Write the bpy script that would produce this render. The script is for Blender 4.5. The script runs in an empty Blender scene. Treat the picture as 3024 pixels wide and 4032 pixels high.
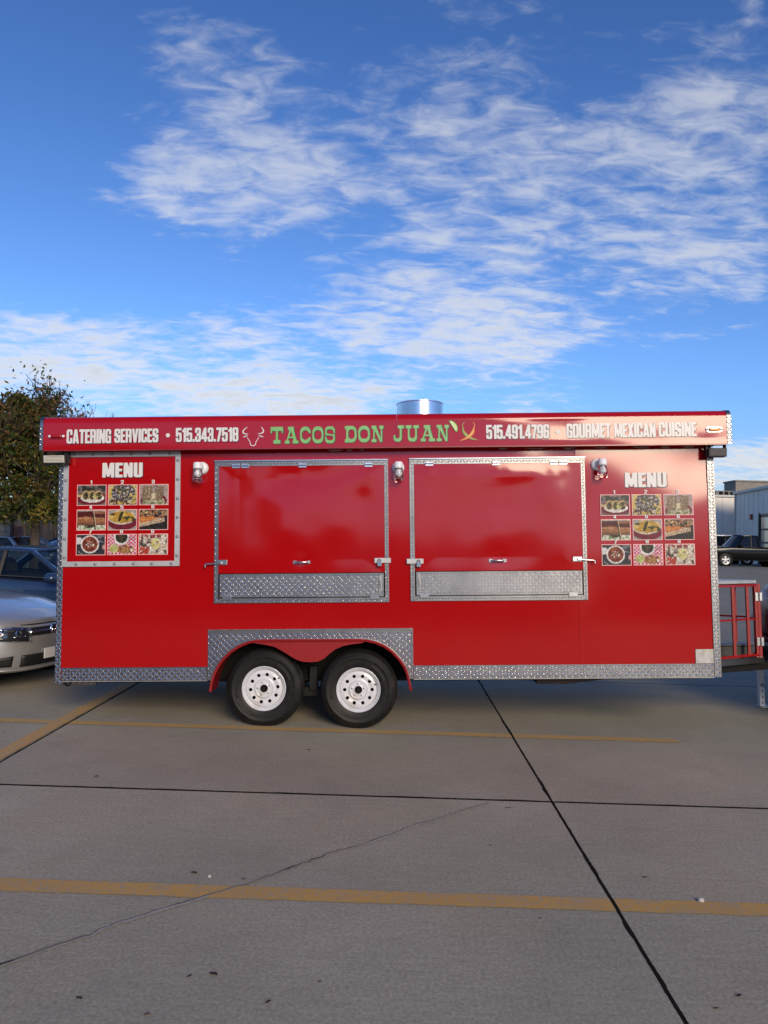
import bpy, bmesh, math, random
import numpy as np
from mathutils import Vector, Matrix
random.seed(7); rng = np.random.default_rng(11)
S = bpy.context.scene
COL = S.collection
rad = math.radians
# ------------------------------------------------------------------ camera
PW, PH, FPX, CAMH = 3024, 4032, 3000.0, 1.72
def rot(ax, a):
    c, s = math.cos(a), math.sin(a)
    return np.array({'x': [[1,0,0],[0,c,-s],[0,s,c]], 'y': [[c,0,s],[0,1,0],[-s,0,c]], 'z': [[c,-s,0],[s,c,0],[0,0,1]]}[ax])
CR = rot('z', rad(.70)) @ rot('x', rad(1.97)) @ rot('y', -.0275)
CP = np.array([0, 0, CAMH])
cam = bpy.data.cameras.new('camera'); camo = bpy.data.objects.new('camera', cam); COL.objects.link(camo)
cam.sensor_fit = 'VERTICAL'; cam.sensor_height = 36; cam.lens = FPX / PH * 36; cam.clip_end = 3000; cam.clip_start = .05
M = Matrix.Identity(4)
for i in range(3):
    M[i][0] = CR[i, 0]; M[i][1] = CR[i, 2]; M[i][2] = -CR[i, 1]; M[i][3] = CP[i]
camo.matrix_world = M
S.camera = camo
# ------------------------------------------------------------------ world: sky with thin broken cloud
SUN_EL, SUN_AZ = rad(22), rad(159)      # azimuth clockwise from +Y (behind the camera, to the right)
sund = Vector((math.sin(SUN_AZ)*math.cos(SUN_EL), math.cos(SUN_AZ)*math.cos(SUN_EL), math.sin(SUN_EL)))
wd = bpy.data.worlds.new('World'); S.world = wd; wd.use_nodes = True
def sky_world():
    nt = wd.node_tree; nt.nodes.clear(); L = nt.links.new
    def N(t, **k):
        n = nt.nodes.new(t)
        for a, b in k.items(): setattr(n, a, b)
        return n
    def math_(op, a, b=None, c=None, clamp=False):
        n = N('ShaderNodeMath', operation=op, use_clamp=clamp)
        for i, v in enumerate((a, b, c)):
            if v is None: continue
            if isinstance(v, (int, float)): n.inputs[i].default_value = v
            else: L(v, n.inputs[i])
        return n.outputs[0]
    def mix(fac, a, b, bt='MIX'):
        n = N('ShaderNodeMix', data_type='RGBA', blend_type=bt)
        for s, v in ((n.inputs[0], fac), (n.inputs[6], a), (n.inputs[7], b)):
            if isinstance(v, (int, float)): s.default_value = v
            elif isinstance(v, tuple): s.default_value = v + (1,)
            else: L(v, s)
        return n.outputs[2]
    tc = N('ShaderNodeTexCoord'); D = tc.outputs['Generated']
    sky = N('ShaderNodeTexSky', sky_type='NISHITA', sun_disc=False, sun_elevation=SUN_EL, sun_rotation=SUN_AZ,
            altitude=200, air_density=1.0, dust_density=.3, ozone_density=1.0)
    sep = N('ShaderNodeSeparateXYZ'); L(D, sep.inputs[0]); X, Y, Z = sep.outputs
    base = mix(1.0, sky.outputs[0], SKYTINT, 'MULTIPLY')
    hs = N('ShaderNodeHueSaturation'); hs.inputs['Saturation'].default_value = SKYSAT; hs.inputs['Value'].default_value = 1; L(base, hs.inputs['Color'])
    base = hs.outputs[0]
    # project the direction on a flat cloud layer
    zz = math_('ADD', math_('MAXIMUM', Z, 0.0), .20)
    px = math_('DIVIDE', X, zz); py = math_('DIVIDE', Y, zz)
    cmb = N('ShaderNodeCombineXYZ'); L(px, cmb.inputs[0]); L(py, cmb.inputs[1]); cmb.inputs[2].default_value = 3.7
    def noise(scale, detail, rough, dist, sc=(1,1,1), rotz=0, off=(0,0,0)):
        mp = N('ShaderNodeMapping'); L(cmb.outputs[0], mp.inputs[0]); mp.inputs['Scale'].default_value = sc
        mp.inputs['Rotation'].default_value = (0,0,rotz); mp.inputs['Location'].default_value = off
        n = N('ShaderNodeTexNoise'); L(mp.outputs[0], n.inputs[0])
        n.inputs['Scale'].default_value = scale; n.inputs['Detail'].default_value = detail
        n.inputs['Roughness'].default_value = rough; n.inputs['Distortion'].default_value = dist
        return n.outputs[0]
    dk = N('ShaderNodeMapRange', interpolation_type='SMOOTHSTEP'); L(Z, dk.inputs[0]); dk.inputs[1].default_value = .12; dk.inputs[2].default_value = .66
    base = mix(dk.outputs[0], base, mix(1.0, base, SKYTOP, 'MULTIPLY'))
    hz = N('ShaderNodeMapRange', interpolation_type='SMOOTHSTEP'); L(Z, hz.inputs[0]); hz.inputs[1].default_value = .0; hz.inputs[2].default_value = .22; hz.inputs[3].default_value = 1; hz.inputs[4].default_value = 0
    base = mix(hz.outputs[0], base, mix(1.0, base, (.86,.70,.66), 'MULTIPLY'))
    big = noise(.9, 4, .5, .2, off=(2.1,.4,0))
    fine = noise(4.2, 8, .58, .35, sc=(.8,1.15,1), rotz=rad(32))
    rip = noise(19, 4, .58, .5, sc=(.6,1.2,1), rotz=rad(-30))
    # where the photograph has its banks of cloud (directions on the sphere)
    acc = None
    for (qx, qy, wx, wz, amp) in CLOUDS:
        d = CR @ np.array([(qx-PW/2)/FPX, 1, -(qy-PH/2)/FPX]); d /= np.linalg.norm(d)
        az = math.atan2(d[0], d[1]); el = math.asin(d[2])
        if acc is None:
            AZ = math_('ARCTAN2', X, Y); EL = math_('ARCSINE', Z)
        a = math_('POWER', math_('DIVIDE', math_('SUBTRACT', AZ, az), wx), 2.0)
        e = math_('POWER', math_('DIVIDE', math_('SUBTRACT', EL, el), wz), 2.0)
        g = math_('MULTIPLY', math_('EXPONENT', math_('MULTIPLY', math_('ADD', a, e), -1.0)), amp)
        acc = g if acc is None else math_('ADD', acc, g)
    v = math_('ADD', math_('MULTIPLY', big, .28), math_('MULTIPLY', fine, 1.05))
    v = math_('ADD', v, math_('MULTIPLY', math_('SUBTRACT', rip, .1), .92))
    v = math_('ADD', v, acc)
    mr = N('ShaderNodeMapRange', interpolation_type='SMOOTHSTEP'); L(v, mr.inputs[0])
    mr.inputs[1].default_value = CL0; mr.inputs[2].default_value = CL1; mr.inputs[3].default_value = 0; mr.inputs[4].default_value = .93
    mask = mr.outputs[0]
    low = N('ShaderNodeMapRange', interpolation_type='SMOOTHSTEP'); L(Z, low.inputs[0]); low.inputs[1].default_value = -.005; low.inputs[2].default_value = .05
    mask = math_('MULTIPLY', mask, low.outputs[0])
    thin = N('ShaderNodeMapRange', interpolation_type='SMOOTHSTEP'); L(Z, thin.inputs[0]); thin.inputs[1].default_value = .10; thin.inputs[2].default_value = .50; thin.inputs[3].default_value = 1.0; thin.inputs[4].default_value = .66
    mask = math_('MULTIPLY', mask, thin.outputs[0])
    # cloud tone: thick middles go grey, thin edges bright
    mr2 = N('ShaderNodeMapRange', interpolation_type='SMOOTHSTEP'); L(math_('ADD', v, math_('MULTIPLY', fine, .5)), mr2.inputs[0]); mr2.inputs[1].default_value = CL1+.02; mr2.inputs[2].default_value = CL1+.75
    ccol = mix(mr2.outputs[0], CLOUD_LIT, CLOUD_GREY)
    # clouds on the sun's side are warmer and brighter (lit from the same sun)
    dot = N('ShaderNodeVectorMath', operation='DOT_PRODUCT'); L(D, dot.inputs[0]); dot.inputs[1].default_value = sund
    mr3 = N('ShaderNodeMapRange', interpolation_type='SMOOTHSTEP'); L(dot.outputs['Value'], mr3.inputs[0]); mr3.inputs[1].default_value = .0; mr3.inputs[2].default_value = 1
    ccol = mix(mr3.outputs[0], ccol, CLOUD_WARM)
    col = mix(mask, base, ccol)
    bg = N('ShaderNodeBackground'); L(col, bg.inputs[0]); bg.inputs[1].default_value = SKY_STRENGTH
    o = N('ShaderNodeOutputWorld'); L(bg.outputs[0], o.inputs[0])
SKY_STRENGTH = .10
SKYTINT = (.30, .455, .72); SKYSAT = 1.0; SKYTOP = (.66, .74, .82)
CLOUD_LIT = (3.25, 3.28, 3.35); CLOUD_GREY = (1.95, 2.08, 2.3); CLOUD_WARM = (7.0, 5.3, 3.7)
CL0, CL1 = 1.04, 1.62
CLOUDS = [  # photo px x, y, half widths (rad) az / el, strength
    (900, 540, .17, .10, .25), (1300, 740, .12, .05, .24), (650, 800, .14, .05, .22), (800, 280, .10, .07, .08), (2300, 600, .16, .05, .30), (2850, 430, .08, .12, .30),
    (1800, 330, .12, .10, .22), (1900, 1050, .16, .07, .22), (1950, 1360, .13, .07, .26), (1450, 1200, .12, .05, .20), (2600, 1020, .16, .06, .22),
    (700, 1500, .24, .040, .30), (150, 1440, .12, .045, .28), (1100, 1580, .12, .03, .34), (850, 1310, .14, .02, .26), (100, 1270, .10, .022, .30),
    (2950, 1830, .16, .035, .50), (150, 200, .11, .12, -.30), (250, 1010, .12, .06, -.26), (700, 1080, .18, .03, -.28), (2650, 1540, .16, .05, -.34),
    (1300, 60, .3, .05, -.10), (150, 650, .10, .16, -.20), (2300, 200, .16, .05, -.06), (1650, 880, .05, .03, .14), (2300, 1350, .10, .03, .14), (1500, 560, .05, .08, -.10)]
sky_world()
wd.cycles.sampling_method = 'MANUAL'; wd.cycles.sample_map_resolution = 512
sl = bpy.data.lights.new('sun', 'SUN'); so = bpy.data.objects.new('sun', sl); COL.objects.link(so)
sl.energy = 1.3; sl.angle = rad(26); sl.color = (1, .80, .56)
so.rotation_euler = sund.to_track_quat('Z', 'Y').to_euler()
vs = S.view_settings
vs.view_transform = 'Standard'; vs.look = 'None'; vs.exposure = 1.3; vs.gamma = 1; vs.use_curve_mapping = False
S.render.engine = 'CYCLES'
S.render.resolution_x = 768; S.render.resolution_y = 1024
# ------------------------------------------------------------------ photo measuring helpers (a pixel is only a direction)
def ray(px, py): return CR @ np.array([(px-PW/2)/FPX, 1, -(py-PH/2)/FPX])
def G(px, py, z=0.0):                     # the ground point under a pixel
    d = ray(px, py); t = (z-CAMH)/d[2]; return CP + t*d
def at(px, py, Y):                        # the point of the pixel's ray at distance Y
    d = ray(px, py); return CP + d*(Y/d[1])
NOSE_UP, LEAN = rad(2.06), rad(1.9)       # the trailer stands nose-high on its jack
RT = rot('y', -NOSE_UP) @ rot('x', -LEAN)
TO = G(1223, 2869); TO = np.array([TO[0], TO[1]+.02, 0.0])
def T(px, py, d=0.0):                     # pixel -> (x, z) on the trailer's side plane moved back by d
    n = RT @ np.array([0,1,0]); p0 = TO + n*d; r = ray(px, py)
    q = RT.T @ (CP + r*(n @ (p0-CP))/(n @ r) - TO); return q[0], q[2]
def to_local(w): return RT.T @ (np.array(w) - TO)
# ------------------------------------------------------------------ materials
MATS = {}
def mat(name, base=(.5,.5,.5), rough=.5, metal=0, coat=0, coat_rough=.05, spec=.5, noise=None, bump=None, trans=0, ior=1.45, alpha=1, emit=None, attr=None, vary=None):
    """noise = (scale, colour2, lo, hi[, stretch]) mixes a second colour in; bump = (scale, strength, distance)"""
    m = bpy.data.materials.new(name); m.use_nodes = True; nt = m.node_tree; L = nt.links.new
    b = nt.nodes['Principled BSDF']
    b.inputs['Base Color'].default_value = (*base, 1); b.inputs['Roughness'].default_value = rough; b.inputs['Metallic'].default_value = metal
    b.inputs['Coat Weight'].default_value = coat; b.inputs['Coat Roughness'].default_value = coat_rough
    b.inputs['Specular IOR Level'].default_value = spec; b.inputs['Transmission Weight'].default_value = trans; b.inputs['IOR'].default_value = ior; b.inputs['Alpha'].default_value = alpha
    tc = nt.nodes.new('ShaderNodeTexCoord')
    if attr:
        a = nt.nodes.new('ShaderNodeAttribute'); a.attribute_name = attr; L(a.outputs['Color'], b.inputs['Base Color'])
    last = None
    for nz in (noise if isinstance(noise, list) else [noise] if noise else []):
        mp = nt.nodes.new('ShaderNodeMapping'); L(tc.outputs['Object'], mp.inputs[0])
        if len(nz) > 4: mp.inputs['Scale'].default_value = nz[4]
        n = nt.nodes.new('ShaderNodeTexNoise'); L(mp.outputs[0], n.inputs[0]); n.inputs['Scale'].default_value = nz[0]; n.inputs['Detail'].default_value = 6; n.inputs['Roughness'].default_value = .6
        r = nt.nodes.new('ShaderNodeMapRange'); L(n.outputs[0], r.inputs[0]); r.inputs[1].default_value = nz[2]; r.inputs[2].default_value = nz[3]
        x = nt.nodes.new('ShaderNodeMix'); x.data_type = 'RGBA'; L(r.outputs[0], x.inputs[0]); x.inputs[7].default_value = (*nz[1], 1)
        if last is None: x.inputs[6].default_value = (*base, 1)
        else: L(last, x.inputs[6])
        last = x.outputs[2]
    if last is not None: L(last, b.inputs['Base Color'])
    if vary:                              # small change of tone from object to object
        oi = nt.nodes.new('ShaderNodeObjectInfo'); r = nt.nodes.new('ShaderNodeMapRange'); L(oi.outputs['Random'], r.inputs[0]); r.inputs[3].default_value = 1-vary; r.inputs[4].default_value = 1+vary
        h = nt.nodes.new('ShaderNodeHueSaturation'); L(r.outputs[0], h.inputs['Value'])
        if last is not None: L(last, h.inputs['Color'])
        else: h.inputs['Color'].default_value = (*base, 1)
        L(h.outputs[0], b.inputs['Base Color'])
    if bump:
        n = nt.nodes.new('ShaderNodeTexNoise'); L(tc.outputs['Object'], n.inputs[0]); n.inputs['Scale'].default_value = bump[0]; n.inputs['Detail'].default_value = 5
        bp = nt.nodes.new('ShaderNodeBump'); bp.inputs['Strength'].default_value = bump[1]; bp.inputs['Distance'].default_value = bump[2]; L(n.outputs[0], bp.inputs['Height']); L(bp.outputs[0], b.inputs['Normal'])
    if emit: b.inputs['Emission Color'].default_value = (*emit[0], 1); b.inputs['Emission Strength'].default_value = emit[1]
    MATS[name] = m; return m
RED = (.365, .0007, .0016)
mat('red_vinyl', RED, .45, spec=.03, coat=.9, coat_rough=.10, noise=(.9, (.335,.0006,.0014), .35, .7), bump=(260, .04, .001))
MATS['red_vinyl'].node_tree.nodes['Principled BSDF'].inputs['Coat IOR'].default_value = 1.54
mat('red_paint', (.27,.006,.007), .35, coat=.5, coat_rough=.12, noise=(14, (.21,.004,.005), .5, .75))
mat('red_plastic', (.30,.003,.005), .2, coat=.5)
mat('tread', (.31,.31,.305), .34, 1, noise=[(4, (.20,.20,.20), .35, .7), (60, (.37,.365,.36), .5, .8)], bump=(90, .10, .002))
mat('tread_lug', (.96,.95,.93), .20, 1)
mat('alu_flat', (.50,.51,.50), .42, .35, noise=(12, (.42,.43,.43), .4, .7))
mat('rivet', (.25,.26,.27), .4, .5)
mat('steel', (.66,.66,.65), .25, 1, noise=(25, (.5,.5,.5), .4, .7))
mat('galv', (.42,.42,.41), .5, .5, noise=(18, (.30,.30,.29), .4, .65))
mat('stainless', (.78,.79,.80), .20, 1, noise=(1.2, (.62,.63,.65), .4, .6, (1,1,.1)))
mat('black_metal', (.009,.0085,.008), .5, 0, spec=.3, bump=(60, .2, .003))
mat('under', (.006,.0055,.005), .8, spec=.2)
mat('dark_tank', (.030,.010,.010), .55, noise=(8, (.015,.010,.009), .4, .6))
mat('sidewall_print', (.030,.028,.026), .6)
mat('rubber', (.0085,.008,.008), .5, spec=.3, noise=[(14, (.013,.012,.011), .45, .7), (5, (.024,.021,.018), .52, .72)], bump=(120, .15, .002))
mat('rim_white', (.62,.63,.66), .35, coat=.4, noise=[(20, (.54,.55,.57), .5, .75), (6, (.50,.48,.45), .55, .75)])
mat('white_vinyl', (.66,.65,.63), .5, coat=.3, coat_rough=.2)
mat('letter_shadow', (.03,.004,.006), .5, coat=.5, coat_rough=.2)
mat('green_vinyl', (.16,.42,.12), .45, coat=.4, coat_rough=.2, noise=(30, (.24,.50,.16), .4, .7))
mat('green_dark', (.012,.05,.012), .5, coat=.4, coat_rough=.2)
mat('lime_pale', (.62,.75,.36), .5); mat('lime_rind', (.10,.32,.05), .5)
mat('chili_green', (.26,.33,.05), .45, coat=.4); mat('chili_orange', (.72,.26,.03), .45, coat=.4); mat('chili_yellow', (.74,.45,.06), .45, coat=.4)
mat('print', (.5,.5,.5), .5, spec=.2, coat=.3, coat_rough=.2, attr='Col')
mat('print_border', (.80,.42,.40), .5, coat=.5, coat_rough=.2)
mat('amber', (.85,.30,.02), .15, coat=1); mat('clear_lens', (.85,.85,.85), .1, coat=1)
mat('lamp_white', (.74,.75,.77), .35); mat('bulb', (.80,.80,.82), .25, coat=.6)
mat('glass', (.9,.92,.92), .03, trans=1, ior=1.3)
mat('flood_lens', (.72,.70,.60), .3, coat=1, coat_rough=.1); mat('flood_lens_dark', (.06,.05,.055), .3, coat=.6)
mat('brass', (.55,.42,.20), .3, 1)
mat('sealant', (.42,.33,.30), .6)
mat('plastic_black', (.014,.014,.015), .45)
mat('tarp_blue', (.35,.45,.68), .6)
# ------------------------------------------------------------------ mesh helpers
class MB:
    def __init__(s): s.v = []; s.f = []
    def add(s, vs, fs):
        o = len(s.v); s.v += [tuple(map(float, p)) for p in vs]; s.f += [tuple(i+o for i in f) for f in fs]; return s
    def box(s, x0, x1, y0, y1, z0, z1):
        return s.add([(x0,y0,z0),(x1,y0,z0),(x1,y1,z0),(x0,y1,z0),(x0,y0,z1),(x1,y0,z1),(x1,y1,z1),(x0,y1,z1)],
                     [(0,3,2,1),(4,5,6,7),(0,1,5,4),(1,2,6,5),(2,3,7,6),(3,0,4,7)])
    def tube(s, pts, r, n=8, cap=True):
        pts = [Vector(p) for p in pts]; rs = r if isinstance(r, (list, tuple)) else [r]*len(pts)
        vs, fs = [], []
        u = None
        for i, p in enumerate(pts):
            t = (pts[min(i+1, len(pts)-1)] - pts[max(i-1, 0)]).normalized()
            if u is None: u = t.orthogonal().normalized()
            else:
                u = (u - t*u.dot(t))
                u = u.normalized() if u.length > 1e-6 else t.orthogonal().normalized()
            w = t.cross(u)
            for k in range(n):
                a = 2*math.pi*k/n; vs.append(p + (u*math.cos(a) + w*math.sin(a))*rs[i])
        for i in range(len(pts)-1):
            for k in range(n):
                k2 = (k+1) % n; fs.append((i*n+k, i*n+k2, (i+1)*n+k2, (i+1)*n+k))
        if cap: fs.append(tuple(reversed(range(n)))); fs.append(tuple(range((len(pts)-1)*n, len(pts)*n)))
        return s.add(vs, fs)
    def lathe(s, prof, c=(0,0,0), axis='y', n=32, cap=False):
        """prof = [(r, h)...] turned about an axis through c"""
        vs, fs = [], []
        for r, h in prof:
            for k in range(n):
                a = 2*math.pi*k/n; p, q = r*math.cos(a), r*math.sin(a)
                vs.append({'y': (c[0]+p, c[1]+h, c[2]+q), 'z': (c[0]+p, c[1]+q, c[2]+h), 'x': (c[0]+h, c[1]+p, c[2]+q)}[axis])
        for i in range(len(prof)-1):
            for k in range(n):
                k2 = (k+1) % n; fs.append((i*n+k, i*n+k2, (i+1)*n+k2, (i+1)*n+k))
        if cap: fs.append(tuple(range(n))); fs.append(tuple(range((len(prof)-1)*n, len(prof)*n)))
        return s.add(vs, fs)
    def prism(s, poly, y0, y1):           # polygon in x, z pushed along y
        n = len(poly); vs = [(x,y0,z) for x,z in poly] + [(x,y1,z) for x,z in poly]
        return s.add(vs, [tuple(range(n)), tuple(range(2*n-1, n-1, -1))] + [(i, n+i, n+(i+1)%n, (i+1)%n) for i in range(n)])
    def prismx(s, poly, x0, x1):          # polygon in y, z pushed along x
        n = len(poly); vs = [(x0,y,z) for y,z in poly] + [(x1,y,z) for y,z in poly]
        return s.add(vs, [tuple(range(n)), tuple(range(2*n-1, n-1, -1))] + [(i, n+i, n+(i+1)%n, (i+1)%n) for i in range(n)])
    def grid(s, fn, nu, nv):
        vs = [fn(i/nu, j/nv) for j in range(nv+1) for i in range(nu+1)]
        return s.add(vs, [(j*(nu+1)+i, j*(nu+1)+i+1, (j+1)*(nu+1)+i+1, (j+1)*(nu+1)+i) for j in range(nv) for i in range(nu)])
def finish(me, bev=0, seg=2, smooth=None, weld=False):
    bm = bmesh.new(); bm.from_mesh(me)
    if weld: bmesh.ops.remove_doubles(bm, verts=bm.verts, dist=1e-4)
    bmesh.ops.recalc_face_normals(bm, faces=bm.faces)
    if bev:
        es = [e for e in bm.edges if len(e.link_faces) == 2 and e.calc_face_angle(0) > .5]
        bmesh.ops.bevel(bm, geom=es, offset=bev, segments=seg, affect='EDGES', profile=.5, clamp_overlap=True)
    if smooth is not None:
        for f in bm.faces: f.smooth = True
        for e in bm.edges:
            if len(e.link_faces) == 2 and e.calc_face_angle(0) > rad(smooth): e.smooth = False
    bm.to_mesh(me); bm.free()
def obj(name, mb, m, parent=None, bev=0, smooth=None, seg=2, weld=False, kind=None, label=None):
    me = bpy.data.meshes.new(name); me.from_pydata(mb.v, [], mb.f); me.update()
    if bev or smooth is not None or weld: finish(me, bev, seg, smooth, weld)
    me.materials.append(MATS[m]); o = bpy.data.objects.new(name, me); COL.objects.link(o)
    if parent: o.parent = parent
    if kind: o['kind'] = kind
    if label: o['label'] = label
    return o
def thing(name, label, cat, loc=(0,0,0), rz=0, group=None):
    o = bpy.data.objects.new(name, None); COL.objects.link(o); o.location = loc; o.rotation_euler = (0,0,rz); o.empty_display_size = .2
    return tag(o, label, cat, group)
def tag(o, label, cat, group=None):
    o['label'] = label; o['category'] = cat
    if group: o['group'] = group
    return o
def copy_tree(o, parent=None):
    c = o.copy(); COL.objects.link(c); c.parent = parent
    for ch in list(o.children): copy_tree(ch, c)
    return c
def vnoise(x, z, seed=0):                 # smooth value noise, numpy arrays
    x = np.asarray(x, float); z = np.asarray(z, float)
    xi, zi = np.floor(x), np.floor(z); fx, fz = x-xi, z-zi; fx = fx*fx*(3-2*fx); fz = fz*fz*(3-2*fz)
    def h(a, b): v = np.sin(a*127.1 + b*311.7 + seed*74.7)*43758.5453; return v - np.floor(v)
    return (h(xi,zi)*(1-fx)+h(xi+1,zi)*fx)*(1-fz) + (h(xi,zi+1)*(1-fx)+h(xi+1,zi+1)*fx)*fz
# ------------------------------------------------------------------ lettering: signed distance shapes turned into flat outlines
def sd_rr(x, y, x0, y0, x1, y1, r=0.0):
    cx, cy, hx, hy = (x0+x1)/2, (y0+y1)/2, (x1-x0)/2, (y1-y0)/2; r = min(r, hx, hy)
    qx, qy = np.abs(x-cx)-hx+r, np.abs(y-cy)-hy+r
    return np.hypot(np.maximum(qx,0), np.maximum(qy,0)) + np.minimum(np.maximum(qx,qy),0) - r
def sd_poly(x, y, P):
    d = np.full_like(x, 1e9); s = np.ones_like(x); n = len(P)
    for i in range(n):
        (ax, ay), (bx, by) = P[i], P[i-1]
        ex, ey = bx-ax, by-ay; wx, wy = x-ax, y-ay
        t = np.clip((wx*ex+wy*ey)/(ex*ex+ey*ey+1e-12), 0, 1); d = np.minimum(d, (wx-ex*t)**2+(wy-ey*t)**2)
        c1, c2, c3 = y >= ay, y < by, ex*wy > ey*wx
        s = np.where((c1&c2&c3)|(~c1&~c2&~c3), -s, s)
    return s*np.sqrt(d)
def sd_line(x, y, P, ws):                 # tapering stroke through points
    d = np.full_like(x, 1e9)
    for i in range(len(P)-1):
        (ax, ay), (bx, by) = P[i], P[i+1]; ex, ey = bx-ax, by-ay
        t = np.clip(((x-ax)*ex+(y-ay)*ey)/(ex*ex+ey*ey+1e-12), 0, 1)
        d = np.minimum(d, np.hypot(x-ax-ex*t, y-ay-ey*t) - (ws[i]+(ws[i+1]-ws[i])*t))
    return d
def sd_ell(x, y, cx, cy, rx, ry): return (np.hypot((x-cx)/rx, (y-cy)/ry)-1)*min(rx, ry)
SDF = {'R': sd_rr, 'Q': sd_poly, 'L': sd_line, 'E': sd_ell}
def outline(ops, x0, x1, y0, y1, res, grow=0.0):
    """marching squares over a list of (+/-, shape, args); returns verts2d, faces"""
    nx, ny = max(4, int((x1-x0)*res)), max(4, int((y1-y0)*res))
    gx, gy = np.meshgrid(np.linspace(x0, x1, nx+1), np.linspace(y0, y1, ny+1))
    d = np.full_like(gx, 1e9)
    for sg, k, *a in ops:
        p = SDF[k](gx, gy, *a)
        d = np.minimum(d, p) if sg == '+' else np.maximum(d, -p)
    d = d - grow - 1e-7
    vs, fs, idx = [], [], {}
    def V(key, p):
        if key not in idx: idx[key] = len(vs); vs.append(p)
        return idx[key]
    for j in range(ny):
        for i in range(nx):
            c = [(i,j),(i+1,j),(i+1,j+1),(i,j+1)]; dv = [d[b,a] for a,b in c]
            if min(dv) >= 0: continue
            poly = []
            for k in range(4):
                a, b = c[k], c[(k+1)%4]; da, db = dv[k], dv[(k+1)%4]
                if da < 0: poly.append(V(a, (gx[a[1],a[0]], gy[a[1],a[0]])))
                if (da < 0) != (db < 0):
                    t = da/(da-db); key = (min(a,b), max(a,b))
                    poly.append(V(key, (gx[a[1],a[0]]+(gx[b[1],b[0]]-gx[a[1],a[0]])*t, gy[a[1],a[0]]+(gy[b[1],b[0]]-gy[a[1],a[0]])*t)))
            if len(poly) > 2: fs.append(tuple(poly))
    return vs, fs
def Rr(x0, y0, x1, y1, r=0.0): return ('+','R',x0,y0,x1,y1,r)
def Cc(x0, y0, x1, y1, r=0.0): return ('-','R',x0,y0,x1,y1,r)
def Qq(*P): return ('+','Q',list(P))
def Qc(*P): return ('-','Q',list(P))
IMP = {   # heavy condensed sans, height 1
 'C': (.44,[Rr(0,0,.44,1,.13),Cc(.16,.13,.28,.87,.05),Cc(.24,.38,.5,.62)]),
 'A': (.47,[Qq((0,0),(.14,1),(.33,1),(.47,0),(.31,0),(.295,.16),(.175,.16),(.16,0)),Qc((.19,.29),(.28,.29),(.235,.80))]),
 'T': (.42,[Rr(0,.84,.42,1),Rr(.13,0,.29,1)]),
 'E': (.36,[Rr(0,0,.16,1),Rr(0,.85,.36,1),Rr(0,0,.36,.15),Rr(0,.43,.33,.57)]),
 'R': (.45,[Rr(0,.42,.44,1,.13),Rr(0,0,.16,1),Rr(.28,0,.44,.50,.0),Cc(.16,.55,.28,.87,.04),Cc(.16,-.1,.28,.42),Cc(.40,.46,.5,.5,.02)]),
 'I': (.17,[Rr(0,0,.17,1)]),
 'N': (.45,[Rr(0,0,.14,1),Rr(.31,0,.45,1),Qq((0,1),(.17,1),(.45,0),(.28,0))]),
 'G': (.44,[Rr(0,0,.44,1,.13),Cc(.16,.13,.28,.87,.05),Cc(.24,.52,.5,.64),Rr(.22,.40,.44,.52),Rr(.33,0,.44,.45)]),
 'S': (.44,[Rr(0,0,.44,1,.13),Cc(.16,.60,.28,.87,.05),Cc(.28,.56,.5,.68),Cc(.16,.13,.28,.42,.05),Cc(-.1,.32,.16,.46),Qq((.02,.62),(.16,.72),(.42,.38),(.28,.30))]),
 'V': (.46,[Qq((0,1),(.165,1),(.23,.28),(.295,1),(.46,1),(.32,0),(.14,0))]),
 'O': (.44,[Rr(0,0,.44,1,.13),Cc(.16,.13,.28,.87,.05)]),
 'U': (.44,[Rr(0,0,.44,1,.13),Rr(0,.5,.44,1),Cc(.16,.13,.28,1.2,.05)]),
 'M': (.60,[Rr(0,0,.14,1),Rr(.46,0,.60,1),Qq((0,1),(.20,1),(.345,.05),(.255,.05)),Qq((.40,1),(.60,1),(.345,.05),(.255,.05))]),
 'X': (.46,[Qq((0,1),(.17,1),(.46,0),(.29,0)),Qq((.29,1),(.46,1),(.17,0),(0,0))]),
 '5': (.44,[Rr(0,0,.44,.66,.13),Rr(0,.40,.15,1),Rr(0,.85,.42,1),Cc(.15,.13,.28,.52,.05),Cc(-.1,.28,.15,.40)]),
 '1': (.30,[Rr(.13,0,.30,1),Qq((0,.80),(.20,1),(.24,1),(.24,.74),(0,.70))]),
 '3': (.44,[Rr(0,0,.44,1,.13),Cc(.16,.60,.28,.87,.05),Cc(.16,.13,.28,.44,.05),Cc(-.1,.36,.16,.66),Rr(.12,.45,.30,.58),Cc(.40,.49,.5,.55,.03)]),
 '4': (.46,[Rr(.24,0,.39,1),Rr(0,.18,.46,.32),Qq((0,.18),(0,.34),(.22,1),(.39,1),(.13,.30))]),
 '7': (.40,[Rr(0,.84,.40,1),Qq((.40,.86),(.22,0),(.06,0),(.23,.86))]),
 '8': (.44,[Rr(0,0,.44,1,.13),Cc(.16,.59,.28,.87,.05),Cc(.16,.13,.28,.45,.05),Cc(-.1,.50,.03,.55,.02),Cc(.41,.50,.5,.55,.02)]),
 '9': (.44,[Rr(0,0,.44,1,.13),Cc(.16,.52,.28,.87,.05),Cc(.16,.13,.28,.39,.05),Cc(-.1,.30,.28,.39)]),
 '6': (.44,[Rr(0,0,.44,1,.13),Cc(.16,.13,.28,.48,.05),Cc(.16,.61,.28,.87,.05),Cc(.16,.61,.5,.70)]),
 '2': (.44,[Rr(0,.3,.44,1,.13),Cc(.16,.3,.28,.87,.05),Cc(-.1,.2,.16,.64),Qq((.28,.55),(.44,.55),(.20,.12),(0,.12)),Rr(0,0,.42,.15),Cc(.3,.15,.5,.40)]),
 '.': (.15,[Rr(0,0,.15,.17)]), ' ': (.20, []),
}
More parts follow.
